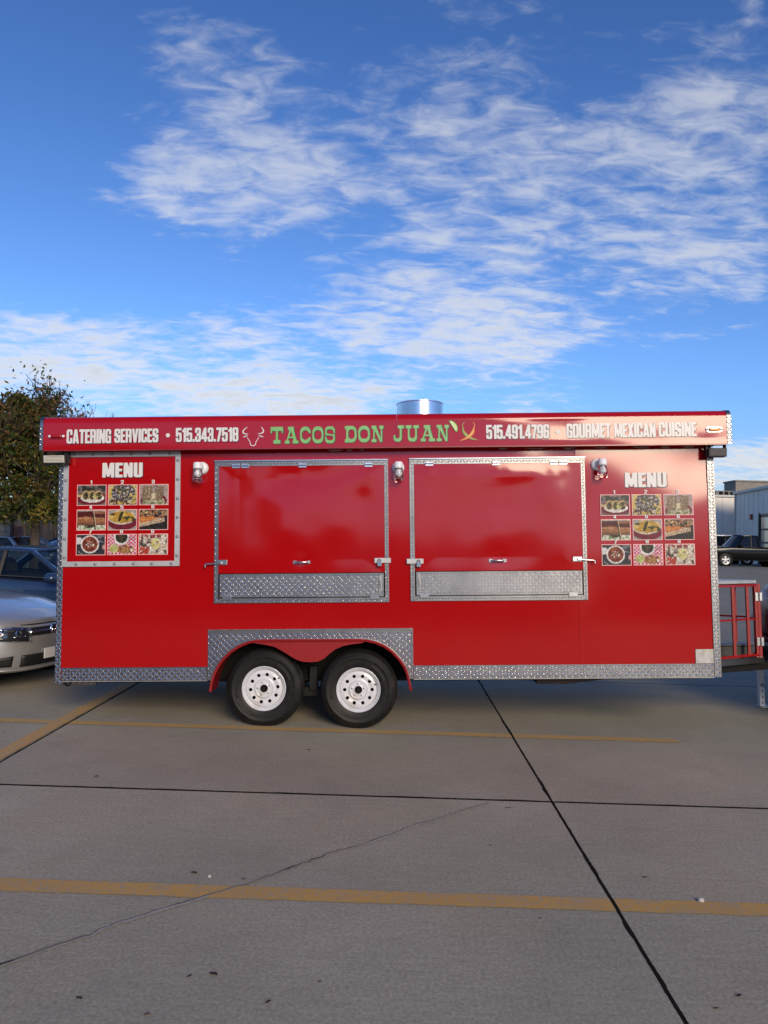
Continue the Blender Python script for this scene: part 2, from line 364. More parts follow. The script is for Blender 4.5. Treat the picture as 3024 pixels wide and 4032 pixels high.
WEST = {  # reversed-stress slab letters
 'T': (.92,[Rr(0,.74,.92,1,.04),Rr(0,.60,.11,.9,.03),Rr(.81,.60,.92,.9,.03),Rr(.38,.1,.54,.8),Rr(.20,0,.72,.24,.03)]),
 'A': (1.0,[Qq((.36,.84),(.52,.84),(.20,.1),(.09,.1)),Qq((.44,.84),(.66,.84),(.90,.1),(.66,.1)),Rr(.22,.78,.68,1,.04),Rr(0,0,.36,.20,.03),Rr(.56,0,1,.20,.03),Rr(.26,.32,.66,.43)]),
 'C': (.78,[Rr(0,0,.78,1,.36),Cc(.14,.24,.64,.76,.22),Cc(.5,.38,.9,.62),Rr(.66,.58,.78,.80,.03)]),
 'O': (.82,[Rr(0,0,.82,1,.36),Cc(.15,.24,.67,.76,.20)]),
 'S': (.72,[Rr(0,0,.72,1,.25),Cc(.14,.56,.58,.80,.11),Cc(.40,.54,.9,.68),Cc(.14,.20,.58,.44,.11),Cc(-.2,.32,.32,.46),Rr(.61,.56,.72,.80,.03),Rr(0,.2,.11,.42,.03)]),
 'D': (.84,[Rr(.1,0,.84,1,.36),Rr(.1,0,.45,1),Cc(.26,.23,.68,.77,.18),Rr(0,0,.3,.22,.03),Rr(0,.78,.3,1,.03)]),
 'N': (.86,[Rr(.12,.1,.24,.9),Rr(.64,.0,.76,.9),Qq((.10,.95),(.34,.95),(.76,0),(.60,0)),Rr(0,.79,.36,1,.03),Rr(.54,.79,.86,1,.03),Rr(0,0,.36,.20,.03)]),
 'J': (.74,[Rr(.42,.3,.58,.9),Rr(.28,.79,.74,1,.03),Rr(0,0,.58,.6,.24),Cc(.13,.22,.42,.8,.12),Rr(.42,.25,.58,.9),Rr(0,.24,.14,.42,.04),Cc(-.1,.42,.3,.8)]),
 'U': (.92,[Rr(.14,0,.78,.8,.25),Rr(.14,.4,.28,.9),Rr(.64,.4,.78,.9),Cc(.28,.23,.64,1.2,.14),Rr(0,.79,.42,1,.03),Rr(.52,.79,.92,1,.03)]),
 ' ': (.40, []),
}
def text_mb(txt, font, x0, x1, z0, z1, y, gap=.045, res=34, grow=0.0, ox=0, oz=0, slope=0.0):
    tot = sum(font[c][0]+gap for c in txt)-gap; h = z1-z0; sx = (x1-x0)/tot; mb = MB(); u = 0
    for c in txt:
        w, ops = font[c]
        if ops:
            vs, fs = outline(ops, -.08, w+.08, -.08, 1.08, res, grow)
            mb.add([(x0+(u+a)*sx+ox, y, z0+b*h+oz) for a, b in vs], fs)
        u += w+gap
    return mb
# ================================================================== the setting: concrete lot
def concrete_mat(name, base, joints=True):
    m = bpy.data.materials.new(name); m.use_nodes = True; nt = m.node_tree; L = nt.links.new; b = nt.nodes['Principled BSDF']
    geo = nt.nodes.new('ShaderNodeNewGeometry'); P = geo.outputs['Position']
    def nz(scale, det, sc=(1,1,1), ro=.6):
        mp = nt.nodes.new('ShaderNodeMapping'); L(P, mp.inputs[0]); mp.inputs['Scale'].default_value = sc
        n = nt.nodes.new('ShaderNodeTexNoise'); L(mp.outputs[0], n.inputs[0]); n.inputs['Scale'].default_value = scale; n.inputs['Detail'].default_value = det; n.inputs['Roughness'].default_value = ro
        return n.outputs[0]
    def rng_(v, a, b_, c, d):
        r = nt.nodes.new('ShaderNodeMapRange'); L(v, r.inputs[0])
        for i, q in enumerate((a, b_, c, d)): r.inputs[i+1].default_value = q
        return r.outputs[0]
    def mul(a, b_, fac=1.0):
        x = nt.nodes.new('ShaderNodeMix'); x.data_type = 'RGBA'; x.blend_type = 'MULTIPLY'; x.inputs[0].default_value = fac
        for s, v in ((x.inputs[6], a), (x.inputs[7], b_)):
            if isinstance(v, tuple): s.default_value = (*v, 1)
            else: L(v, s)
        return x.outputs[2]
    def mixc(f, a, b_):
        x = nt.nodes.new('ShaderNodeMix'); x.data_type = 'RGBA'
        for s, v in ((x.inputs[0], f), (x.inputs[6], a), (x.inputs[7], b_)):
            if isinstance(v, tuple): s.default_value = (*v, 1)
            elif isinstance(v, float): s.default_value = v
            else: L(v, s)
        return x.outputs[2]
    dk = tuple(c*.80 for c in base); lt = tuple(c*1.12 for c in base)
    c = mixc(rng_(nz(.55, 5), .32, .70, 0, 1), dk, lt)
    warm = (base[0]*1.06, base[1]*.98, base[2]*.90); c = mixc(rng_(nz(.8, 3), .5, .72, 0, .7), c, warm)
    grn = (base[0]*.86, base[1]*.92, base[2]*.86); c = mixc(rng_(nz(.37, 3, (1.3,.8,1)), .5, .7, 0, .8), c, grn)
    brush = rng_(nz(26, 4, (.22, 1, 1)), .3, .7, .93, 1.06); c = mul(c, brush)
    grit = rng_(nz(58, 5, (1,1,1), .75), .32, .68, .70, 1.26); c = mul(c, grit)
    v = nt.nodes.new('ShaderNodeTexVoronoi'); L(P, v.inputs[0]); v.inputs['Scale'].default_value = 62
    pit = rng_(v.outputs['Distance'], .05, .16, 0, 1); pr = rng_(nz(9, 2), .5, .62, 0, .85)
    mm = nt.nodes.new('ShaderNodeMath'); mm.operation = 'MULTIPLY'; inv = nt.nodes.new('ShaderNodeMath'); inv.operation = 'SUBTRACT'; inv.inputs[0].default_value = 1; L(pit, inv.inputs[1])
    L(inv.outputs[0], mm.inputs[0]); L(pr, mm.inputs[1]); c = mixc(mm.outputs[0], c, tuple(q*.36 for q in base))
    v2 = nt.nodes.new('ShaderNodeTexVoronoi'); L(P, v2.inputs[0]); v2.inputs['Scale'].default_value = 41
    st = rng_(v2.outputs['Distance'], .06, .13, .75, 0); c = mixc(st, c, tuple(min(1, q*1.45) for q in base))
    spot = rng_(nz(2.1, 4), .63, .78, 0, .45); c = mixc(spot, c, tuple(q*.6 for q in base))
    oi = nt.nodes.new('ShaderNodeObjectInfo'); hv = nt.nodes.new('ShaderNodeHueSaturation'); L(c, hv.inputs['Color']); L(rng_(oi.outputs['Random'], 0, 1, .93, 1.06), hv.inputs['Value']); c = hv.outputs[0]
    L(c, b.inputs['Base Color']); b.inputs['Roughness'].default_value = .82; b.inputs['Specular IOR Level'].default_value = .3
    bp = nt.nodes.new('ShaderNodeBump'); bp.inputs['Strength'].default_value = .35; bp.inputs['Distance'].default_value = .003
    L(nz(95, 4), bp.inputs['Height']); L(bp.outputs[0], b.inputs['Normal'])
    MATS[name] = m
CONC = (.315, .292, .226)
concrete_mat('concrete', CONC)
concrete_mat('far_lot', (.20, .19, .16))
mat('joint', (.010,.010,.009), .95, spec=.1, noise=(30, (.05,.045,.04), .60, .75))
mat('crack', (.17,.155,.125), .95, spec=.1, noise=(3.5, (.045,.042,.036), .50, .62)); mat('chipped', (.36,.34,.31), .9, noise=(40, (.27,.25,.23), .4, .6))
mat('yellow_paint', (.47,.28,.075), .75, noise=[(2.2, (.42,.26,.09), .4, .65), (7, (.36,.265,.15), .50, .68), (48, (.31,.27,.19), .54, .62)], bump=(90, .3, .003))
mat('leaf_dry', (.030,.020,.014), .8); mat('leaf_tan', (.12,.075,.03), .8); mat('pebble', (.45,.43,.40), .7)
def gz(x, y):                             # the lot falls away and rises again towards the buildings on the right
    t = min(1, max(0, (y-16)/26)); t = t*t*(3-2*t); s = min(1, max(0, (x-2)/8)); s = s*s*(3-2*s); return .66*t*s
def ground():
    mb = MB(); xs = [-900,-300,-100,-60,-40,-30,-20,-14,-8,-4,-1,2,4,6,8,10,14,20,28,40,60,100,300,900]
    ys = [-900,-200,-60,-30,-8,0,4,8,12,14,16,18,21,24,28,32,36,40,44,60,100,300,900]
    nx = len(xs)
    mb.add([(x, y, gz(x,y)-(.05 if y < 14 else .012)) for y in ys for x in xs],
           [(j*nx+i, j*nx+i+1, (j+1)*nx+i+1, (j+1)*nx+i) for j in range(len(ys)-1) for i in range(nx-1)])
    g = obj('ground', mb, 'far_lot', kind='structure', smooth=40); g['label'] = 'grey lot surface running back to the buildings and trees'
    XJ = [1.107+3.945*k for k in range(-6, 7)]; YJ = [-8.24, -3.78, .68, 5.14, 9.60, 14.06]; gap = .009; gy = .013
    slab = None
    for j in range(len(YJ)-1):
        for i in range(len(XJ)-1):
            if slab is None:
                w, l = 3.945-2*gap, 4.46-2*gy
                b = MB().box(-w/2, w/2, -l/2, l/2, -.045, 0)
                s = obj('concrete_slab', b, 'concrete', g); slab = s
            else: s = slab.copy(); COL.objects.link(s); s.parent = g
            s.location = ((XJ[i]+XJ[i+1])/2, (YJ[j]+YJ[j+1])/2, 0)
    for x in XJ: obj('joint_filler', MB().box(x-gap, x+gap, -8.2, 14.0, -.046, -.0006), 'joint', g)
    for y in YJ[1:-1]:
        for i in range(len(XJ)-1): obj('joint_filler', MB().box(XJ[i]+gap+.001, XJ[i+1]-gap-.001, y-gy, y+gy, -.046, -.0006), 'joint', g)
    # painted stall lines, cut at the joints
    def line(x0, x1, y0, y1, z):
        n = max(2, int(max(x1-x0, y1-y0)/.06)); horiz = (x1-x0) > (y1-y0); mb = MB(); r = np.random.default_rng(int(abs(x0*91+y0*37))+3)
        A, B = [], []
        for k in range(n+1):
            t = k/n; j1, j2 = r.normal(0, .0022, 2)
            if horiz: A.append((x0+(x1-x0)*t, y0+j1, z)); B.append((x0+(x1-x0)*t, y1+j2, z))
            else: A.append((x1+j1, y0+(y1-y0)*t, z)); B.append((x0+j2, y0+(y1-y0)*t, z))
        mb.add(A+B, [(k, k+1, n+2+k, n+1+k) for k in range(n)])
        obj('painted_line', mb, 'yellow_paint', g)
    cuts = [-6.783-3.945, -6.783, -2.838, 1.107, 5.052, 8.997]
    for i in range(len(cuts)-1):
        a, b = cuts[i]+.010, cuts[i+1]-.010
        line(a, b, 3.648, 3.775, .0035)
        if a < 2.5: line(a, min(b, 2.56), 6.765, 6.895, .0035)
    for a, b in ((.69,5.13),(5.15,9.59),(9.61,14.0)): line(-2.985, -2.855, a, b, .0065)
    # crumbled joint edges
    def ragged(p, q, half, seed):
        r = np.random.default_rng(seed); p, q = np.array(p), np.array(q); ln = np.linalg.norm(q-p); n = int(ln/.025); d = (q-p)/ln; m = np.array([-d[1], d[0]]); t = np.linspace(0, 1, n+1); k = np.arange(n+1)
        def side(o): return half + .0035*vnoise(k*.35, k*0+o, seed) + .010*np.clip(vnoise(k*.13, k*0+o+3, seed)*2.4-1.75, 0, 1) + r.normal(0, .0008, n+1)
        c = p+(q-p)*t[:,None]; a = c+m*side(1)[:,None]; b = c-m*side(8)[:,None]
        obj('joint_edge', MB().add([(x,y,.0012) for x,y in a]+[(x,y,.0012) for x,y in b], [(i,i+1,n+2+i,n+1+i) for i in range(n)]), 'joint', g)
    ragged((1.107,1.0), (1.107,5.12), .007, 3); ragged((1.107,5.16), (1.107,9.58), .007, 5); ragged((-2.838,5.16), (-2.838,9.58), .007, 7); ragged((-6.7,5.14), (-2.86,5.14), .010, 11); ragged((-2.82,5.14), (1.09,5.14), .010, 13); ragged((1.125,5.14), (5.0,5.14), .010, 15)
    # long diagonal crack
    pts = [(1925,3163),(1880,3172),(1800,3198),(1700,3235),(1640,3245),(1555,3280),(1500,3301),(1400,3335),(1300,3362),(1193,3400),(1090,3440),(958,3486),(870,3510),(777,3540),(700,3562),(633,3581),(540,3612),(452,3640),(350,3682),(235,3721),(120,3760),(0,3803),(-200,3880)]
    P = [G(*p)[:2] for p in pts]; fine = []
    for i in range(len(P)-1):
        n = max(2, int(np.linalg.norm(P[i+1]-P[i])/.03))
        for k in range(n): fine.append(P[i]+(P[i+1]-P[i])*k/n + rng.normal(0, .0045, 2))
    fine = np.array(fine); tn = np.gradient(fine, axis=0); tn /= np.linalg.norm(tn, axis=1)[:,None]; nr = np.stack([-tn[:,1], tn[:,0]], 1)
    s = np.arange(len(fine)); wv = .0022 + .008*np.clip(vnoise(s*.11, s*0, 3)*1.6-.75, 0, 1) + .0012*rng.random(len(fine))
    def ribbon(name, lo, hi, z, m):
        a = fine + nr*lo[:,None]; b = fine + nr*hi[:,None]; n = len(fine)
        obj(name, MB().add([(x,y,z) for x,y in a]+[(x,y,z) for x,y in b], [(k,k+1,n+k+1,n+k) for k in range(n-1)]), m, g)
    ribbon('crack', -wv, wv, .0046, 'crack')
    ch = .004+.016*np.clip(vnoise(s*.17, s*0, 9)*1.7-.7, 0, 1); ribbon('crack_edge', wv, wv+ch, .0042, 'chipped')
    # leaves and grit lying on the slabs
    z6 = lambda a, b: (a*.9042, 2600+b*.9042); z7 = lambda a, b: (1500+a*.9186, 2600+b*.9186)
    spots = [z6(420,507), z6(653,711), z6(845,927), z6(1060,955), z6(1250,321), z6(1343,391), z6(15,316), z6(930,1369), z6(825,1378), z6(1390,1402), z6(1167,1491), z6(640,1545), z6(345,1474), z6(145,120),
             z7(72,345), z7(483,331), z7(1330,273), z7(538,635), z7(552,633), z7(680,1108), z7(1130,932), z7(470,795), z7(1437,1495), z7(1535,1440), z7(880,240)]
    for k, p in enumerate(spots):
        w = G(*p); big = .022 if k in (2, 0, 5, 7) else .008+.009*random.random(); mb = MB()
        n = 7; a = [(big*(-1+2*i/(n-1)), big*.42*math.sin(math.pi*i/(n-1))) for i in range(n)]
        vs = [(x, y, .004+.002*math.sin(3*x/big)+abs(y)*.3) for x, y in a] + [(x, -y-.001, .004+.002*math.sin(3*x/big)+abs(y)*.3) for x, y in a]
        mb.add(vs, [(i, i+1, n+i+1, n+i) for i in range(n-1)])
        o = obj('fallen_leaf', mb, 'leaf_tan' if k in (22, 11) else 'leaf_dry', smooth=60); o.location = (w[0], w[1], 0); o.rotation_euler = (0, 0, random.uniform(-.6, .6))
        side = 'uncracked slab' if w[0] > 1.107 else 'cracked slab'
        where = ('on the slab under the trailer side' if w[1] > 5.14 else 'on ' + side + ' between cross joint and long yellow line' if w[1] > 3.71 else 'on ' + side + ' across the long yellow line from the trailer')
        tag(o, ('small tan' if k in (22, 11) else 'larger dark' if big > .02 else 'tiny dark') + ' dry leaf ' + where, 'leaf', 'dry leaves scattered on the concrete')
    for k, (p, r) in enumerate(((z6(912,944), .010), (z7(1372,1035), .016))):
        w = G(*p); mb = MB().lathe([(.001,.0),(r*.9,.1*r),(r,.5*r),(r*.7,1.0*r),(.001,1.2*r)], axis='z', n=9)
        o = obj('pebble', mb, 'pebble', smooth=60); o.location = (w[0], w[1], 0); o.scale = (1, .8, 1)
        tag(o, ['tiny white pebble beside a dark leaf on the concrete', 'small pale stone lying on the yellow line'][k], 'pebble')
ground()
# ================================================================== the food trailer
tr = thing('food_trailer', 'long red food trailer with two closed serving hatches, menu photos and tread plate trim', 'food trailer', TO)
tr.matrix_world = Matrix([[*RT[i], TO[i]] for i in range(3)] + [[0,0,0,1]])
XL, XR, ZB, ZS, ZT = -2.312, 3.678, .430, .550, 2.545
DEP = 2.2
def wave(x, z, seed, amp):                # slow buckling of a thin glued skin
    return amp*((vnoise(x*1.7+seed, z*2.1, seed)-.5)*2.0 + (vnoise(x*4.1, z*3.3+seed, seed+5)-.5)*.55)
def lugs(inside, x0, x1, z0, z1, y, p=.0285, depth=.0042, flip=False):
    mb = MB(); nx, nz = int((x1-x0)/p)+1, int((z1-z0)/p)+1; l, w = .0155, .0046
    ox, oz = x0+((x1-x0)-(nx-1)*p)/2, z0+((z1-z0)-(nz-1)*p)/2
    for j in range(nz):
        for i in range(nx):
            cx, cz = ox+i*p, oz+j*p
            if not inside(cx, cz): continue
            a = math.pi/4 if ((i+j) % 2 == 0) != flip else -math.pi/4
            ca, sa = math.cos(a), math.sin(a)
            base = [(-l,0),(-l*.6,-w),(l*.6,-w),(l,0),(l*.6,w),(-l*.6,w)]; top = [(-l*.55,0),(l*.55,0)]
            V = [(cx+u*ca-v*sa, y, cz+u*sa+v*ca) for u, v in base] + [(cx+u*ca-v*sa, y-depth, cz+u*sa+v*ca) for u, v in top]
            mb.add(V, [(1,2,7,6),(4,5,6,7),(0,1,6),(5,0,6),(2,3,7),(3,4,7)])
    return mb
def tread(name, x0, x1, z0, z1, y, t=.004, parent=None, p=.0285, m='tread', back=0.0):
    o = obj(name, MB().box(x0, x1, y-t, y+back, z0, z1), m, parent or tr, bev=.0012, seg=1)
    e = .009
    mb = lugs(lambda a, b: x0+e < a < x1-e and z0+e < b < z1-e, x0+e, x1-e, z0+e, z1-e, y-t)
    if mb.v: obj('tread_lugs', mb, 'tread_lug', o, smooth=30, kind='stuff')
    return o
# --- skin
XSEAM = 2.424
def panel(x0, x1, holes, seed, nm='side_panel'):
    """a sheet over x0..x1, ZB..2.56 without the wheel opening"""
    xs = sorted(set(list(np.arange(x0, x1, .05)) + [x1] + [h for h in holes if x0 < h < x1])); zs = list(np.arange(.46, .877, .07)) + list(np.arange(.877, 2.56, .05)) + [2.56]
    mb = MB(); idx = {}
    def V(i, j):
        if (i, j) not in idx:
            x, z = xs[i], zs[j]; k = min(1, max(0, (z-1.0)/1.3))
            mb.v.append((x, float(wave(x, z, seed, .0016+.0040*k)), z)); idx[(i, j)] = len(mb.v)-1
        return idx[(i, j)]
    for j in range(len(zs)-1):
        for i in range(len(xs)-1):
            if zs[j] < .876 and xs[i] > -.931 and xs[i+1] < .926: continue
            mb.f.append((V(i,j), V(i+1,j), V(i+1,j+1), V(i,j+1)))
    return obj(nm, mb, 'red_vinyl', tr, smooth=60)
panel(XL+.03, XSEAM-.0008, (-.93, .925), 2.0); panel(XSEAM+.0008, XR-.03, (), 6.0)
sh = MB().box(XL+.008, XR-.008, .012, DEP, .90, 2.555).box(XL+.008, -.95, .012, .36, ZB+.02, .895).box(.945, XR-.008, .012, .36, ZB+.02, .895).box(XL+.008, XR-.008, .362, DEP, ZB+.02, .895)
obj('body_shell', sh, 'red_paint', tr)
obj('wheel_well', MB().box(-.948, .943, .30, .358, .40, .898).box(-.948, .943, .02, .298, .885, .898), 'under', tr)
# --- corner posts, skirts
for x0, x1, flag in ((XL, -2.262, 0), (3.620, XR, 1)):
    tread('corner_post', x0, x1, ZB+(-.02 if flag == 0 else -.002), 2.50, -.006, t=.004)
    xe = x0 if flag == 0 else x1
    o = obj('corner_return', MB().box(xe-.004 if flag == 0 else xe+.0005, xe-.0005 if flag == 0 else xe+.004, -.010, .075, ZB-.002, 2.50), 'tread', tr)
tread('skirt_plate', -2.258, -.932, ZB, ZS, -.004)
tread('skirt_plate', .928, 3.617, ZB, ZS, -.004)
obj('skirt_lip', MB().box(-2.258, -.932, -.010, .0, ZB-.006, ZB-.0005), 'galv', tr); obj('skirt_lip', MB().box(.928, 3.617, -.010, .0, ZB-.006, ZB-.0005), 'galv', tr)
obj('patch_plate', MB().box(3.457, 3.617, -.008, -.0045, .552, .678), 'galv', tr, bev=.001, seg=1)
for x in (3.54, 3.60): obj('screw_head', MB().lathe([(.001,-.011),(.006,-.0105),(.008,-.008)], (x,0,.660), n=10), 'brass', tr)
# --- wheel arch plate with its rolled fender
zw = lambda a, b: T(750+a*.5726, 2400+b*.5726)
FP = [zw(*p) for p in [(137,560),(147,500),(165,440),(196,380),(232,330),(280,283),(340,245),(400,219),(450,208),(520,204),(700,203),(1000,202),(1150,201),(1210,204),(1275,218),(1335,243),(1390,282),(1440,335),(1478,390),(1497,440),(1510,500),(1521,552)]]
inn = [p for p in FP if p[1] > ZB+.003]
poly = [(-.930, ZB), (-.930, .876), (.925, .876), (.925, ZB)] + [(inn[-1][0]+.004, ZB)] + inn[::-1] + [(inn[0][0]-.004, ZB)]
mbp = MB(); n = len(poly)
ap = obj('wheel_arch_plate', mbp.prism(poly, -.010, -.002), 'tread', tr)
def in_arch(x, z):
    q = sd_poly(np.array([x]), np.array([z]), poly)[0]; return q < -.010
obj('tread_lugs', lugs(in_arch, -.922, .917, ZB+.008, .868, -.010), 'tread_lug', ap, smooth=30, kind='stuff')
obj('arch_top_trim', MB().box(-.932, .927, -.016, .0, .8765, .884), 'steel', tr, bev=.001, seg=1)
cx = (FP[0][0]+FP[-1][0])/2
def shrink(p, k):                         # move a fender point inwards
    c = (np.clip(p[0], -.43, .43), .36); d = np.array([p[0]-c[0], p[1]-c[1]]); d /= np.linalg.norm(d); return (p[0]-d[0]*k, p[1]-d[1]*k)
mf = MB(); nF = len(FP)
rows = []
for (k, y) in ((.0,-.012),(-.004,-.050),(.004,-.058),(.018,-.052),(.020,.20),(.006,.20)):
    rows.append([(shrink(p, k)[0], y, shrink(p, k)[1]) for p in FP])
mf.add([v for r_ in rows for v in r_], [(r_*nF+i, r_*nF+i+1, ((r_+1)%6)*nF+i+1, ((r_+1)%6)*nF+i) for r_ in range(6) for i in range(nF-1)] + [tuple(r_*nF for r_ in range(6)), tuple(r_*nF+nF-1 for r_ in range(5,-1,-1))])
fen = obj('fender', mf, 'red_paint', tr, smooth=50)
TD = [(430,226),(520,240),(580,253),(640,285),(690,317),(735,343),(780,356),(830,359),(880,354),(920,335),(960,300),(1000,270),(1050,248),(1110,236),(1190,226)]
td = [zw(*p) for p in TD]
mt = MB().prism([zw(1190,212)] + [zw(a,212) for a in (1100,1000,900,800,700,600,500)] + [zw(430,212)] + td, -.038, -.030)
obj('fender_web', mt, 'red_paint', fen, smooth=30)
# --- wheels
def wheel(xc, zc, y0, mirror=1, spin=0.0):
    def gl(x): return -x*math.tan(NOSE_UP)+.002 - (y0 > .5)*.0
    t = MB().lathe([(.190,.022),(.198,.004),(.215,-.003),(.250,-.008),(.283,-.007),(.288,-.010),(.296,-.009),(.300,-.005),(.322,.004),(.338,.018),(.348,.036),(.352,.060),(.346,.064),(.346,.070),(.353,.074),(.354,.105),(.348,.109),(.348,.115),(.354,.119),(.353,.150),(.347,.154),(.347,.160),(.351,.164),(.345,.185),(.325,.203),(.25,.212),(.19,.20)], n=72)
    zmin = -zc - xc*math.tan(NOSE_UP) + (.075 if y0 > 1 else 0)
    v2 = []
    for x, y, z in t.v:
        lim = zmin - x*math.tan(NOSE_UP) + .002
        if z < lim + .02: y = y + (-.008 if y < .1 else .008)*min(1, (lim+.02-z)/.03)
        v2.append((x, y, max(z, lim)))
    t.v = v2
    w = obj('wheel', MB().lathe([(.19,.03),(.19,.19)], n=32), 'under', tr); w.location = (xc, y0, zc)
    ty = obj('tyre', t, 'rubber', w, smooth=35)
    # raised lettering band on the sidewall
    rls = [MB(), MB()]
    for k in range(26):
        rl = rls[k > 12]
        if k in (9,10,11,12,22,23,24,25): continue
        a = rad(200+k*4.6 if k < 13 else 20+(k-13)*4.6)
        for dr in (0,):
            r0, r1 = .236, .262
            A = a; B = a+rad(2.9)
            rl.add([(r0*math.cos(A), -.0085, r0*math.sin(A)),(r0*math.cos(B), -.0085, r0*math.sin(B)),(r1*math.cos(B), -.0105, r1*math.sin(B)),(r1*math.cos(A), -.0105, r1*math.sin(A))],[(0,1,2,3)])
    for rl in rls: obj('sidewall_lettering', rl, 'sidewall_print', w)
    rim = obj('rim', MB().lathe([(.196,.016),(.2005,.002),(.199,-.006),(.194,-.008),(.190,-.004),(.187,.010),(.182,.014),(.179,.010),(.175,.012),(.171,.028),(.166,.034),(.161,.024)], n=64), 'rim_white', w, smooth=40)
    ops = [('+','E',0,0,.163,.163), ('-','E',0,0,.035,.035)]
    for k in range(10):
        a = 2*math.pi*k/10+spin; ops.append(('-','E',.124*math.cos(a),.124*math.sin(a),.0155,.0155))
    vs, fs = outline(ops, -.17, .17, -.17, .17, 300)
    def dy(r): return np.interp(r, [0,.04,.046,.072,.080,.086,.100,.135,.150,.163], [.010,.008,.012,.012,.008,.022,.026,.018,.022,.025])
    obj('rim_disc', MB().add([(a, dy(math.hypot(a,b)), b) for a, b in vs], fs), 'rim_white', w, smooth=40)
    nuts = MB()
    for k in range(5):
        a = 2*math.pi*k/5+math.pi/2+spin*2; c = (.057*math.cos(a), 0, .057*math.sin(a))
        obj('lug_nut', MB().lathe([(.001,-.008),(.006,-.007),(.009,0),(.009,.014)], c, n=6), 'steel', w)
    obj('hub', MB().lathe([(.036,.03),(.034,.004),(.030,-.004),(.026,-.002),(.022,.012),(.018,.012),(.016,-.008),(.013,-.012),(.001,-.012)], n=24), 'black_metal', w, smooth=35)
    a = .3+spin*3; obj('valve', MB().tube([(.150*math.cos(a),.02,.150*math.sin(a)),(.172*math.cos(a),-.012,.172*math.sin(a))], .005, 6), 'plastic_black', w)
    if mirror < 0: w.rotation_euler = (0, 0, math.pi)
    return w
WZ = .346
wheel(-.425, .351, .012, spin=.1); wheel(.428, .333, .012, spin=.0)
wheel(-.425, .351+.05, DEP-.012, -1); wheel(.428, .333+.05, DEP-.012, -1)
for x, z in ((-.425,.37),(.428,.352)):
    obj('axle', MB().tube([(x,.2,z),(x,DEP-.2,z)], .038, 10), 'black_metal', tr, smooth=40)
    obj('brake_drum', MB().lathe([(.15,.06),(.15,.16),(.05,.17)], (x,0,z-.01), n=24), 'under', tr, smooth=40)
for y in (.40, DEP-.45): obj('frame_rail', MB().box(XL+.05, XR-.05, y, y+.06, ZB-.075, ZB+.015), 'black_metal', tr)
obj('spring_hanger', MB().box(-.035,.035,.22,.34,.30,.52).box(-.10,.10,.25,.30,.24,.32), 'black_metal', tr, bev=.004)
obj('leaf_spring', MB().tube([(-.72,.30,.42),(-.42,.30,.30),(-.05,.30,.40)], .018, 6).tube([(.05,.30,.39),(.42,.30,.29),(.72,.30,.41)], .018, 6), 'black_metal', tr)
# --- waste water tank slung under the floor, drain, rear step
tk = [(2.079, ZB-.01), (2.079, .340), (2.36, .336), (3.02, .415), (3.02, ZB-.01)]
obj('waste_tank', MB().prism(tk, .25, 1.6), 'dark_tank', tr, bev=.008)
obj('drain_pipe', MB().tube([(2.98,.32,.41),(3.10,.30,.405),(3.155,.30,.392),(3.16,.30,.375)], .016, 10), 'plastic_black', tr, smooth=40)
sx0, sz0 = T(215, 2708); sx1, sz1 = T(362, 2680)
st = tread('rear_step', sx0, sx1, sz0+.004, ZB-.012, .10, t=.01, back=.02)
obj('step_top', MB().box(sx0, sx1-.02, .122, .75, ZB-.055, ZB-.012), 'galv', tr)
obj('tow_eye', MB().lathe([(.026,.0),(.030,-.012),(.018,-.014),(.016,0)], (sx0+.085, .085, ZB-.030), n=16), 'black_metal', tr)
# --- roof and canopy
prof = [(-.13,2.519),(-.13,2.560),(-.13,2.64),(-.13,2.72),(-.130,2.766),(-.124,2.790),(-.108,2.810),(-.082,2.824),(-.045,2.831),(.3,2.833),(DEP+.1,2.833),(DEP+.1,2.56),(-.004,2.556),(-.1,2.520)]
def canopy(x0, x1, seed):
    mb = MB(); nx = int((x1-x0)/.06); fine = []
    for i in range(len(prof)):
        a, b = prof[i], prof[(i+1) % len(prof)]; k = 4 if i in (1,2,3) else 1
        for q in range(k): fine.append((a[0]+(b[0]-a[0])*q/k, a[1]+(b[1]-a[1])*q/k))
    m = len(fine)
    for i in range(nx+1):
        x = x0+(x1-x0)*i/nx; amp = .0008+.0030*min(1, max(0, (x-.2)/2.4))
        for y, z in fine: mb.v.append((x, y+(float(wave(x*1.3, z*3, seed, amp)) if 2.53 < z < 2.75 and y < -.12 else 0), z))
    mb.f = [(i*m+k, i*m+(k+1)%m, (i+1)*m+(k+1)%m, (i+1)*m+k) for i in range(nx) for k in range(m)] + [tuple(range(m)), tuple(range(nx*m, nx*m+m))]
    return obj('canopy', mb, 'red_vinyl', tr, smooth=32)
xs_ = T(1563, 1700, -.13)[0]
canopy(-2.412, xs_-.001, 4.0); canopy(xs_+.001, 3.760, 8.0)
for x0, x1 in ((-2.444,-2.4135),(3.7615,3.800)):
    pr2 = [(y-(.004 if y < -.05 else 0), z+(.004 if z > 2.8 else -.003)) for y, z in prof]
    ec = obj('canopy_end_cap', MB().prismx(pr2, x0, x1), 'tread', tr, smooth=32)
    obj('tread_lugs', lugs(lambda a, b: True, x0+.006, x1-.006, 2.530, 2.760, -.134, p=.024), 'tread_lug', ec, kind='stuff', smooth=30)
obj('canopy_drip_edge', MB().box(-2.41, 3.758, -.128, -.100, 2.508, 2.5185), 'red_paint', tr)
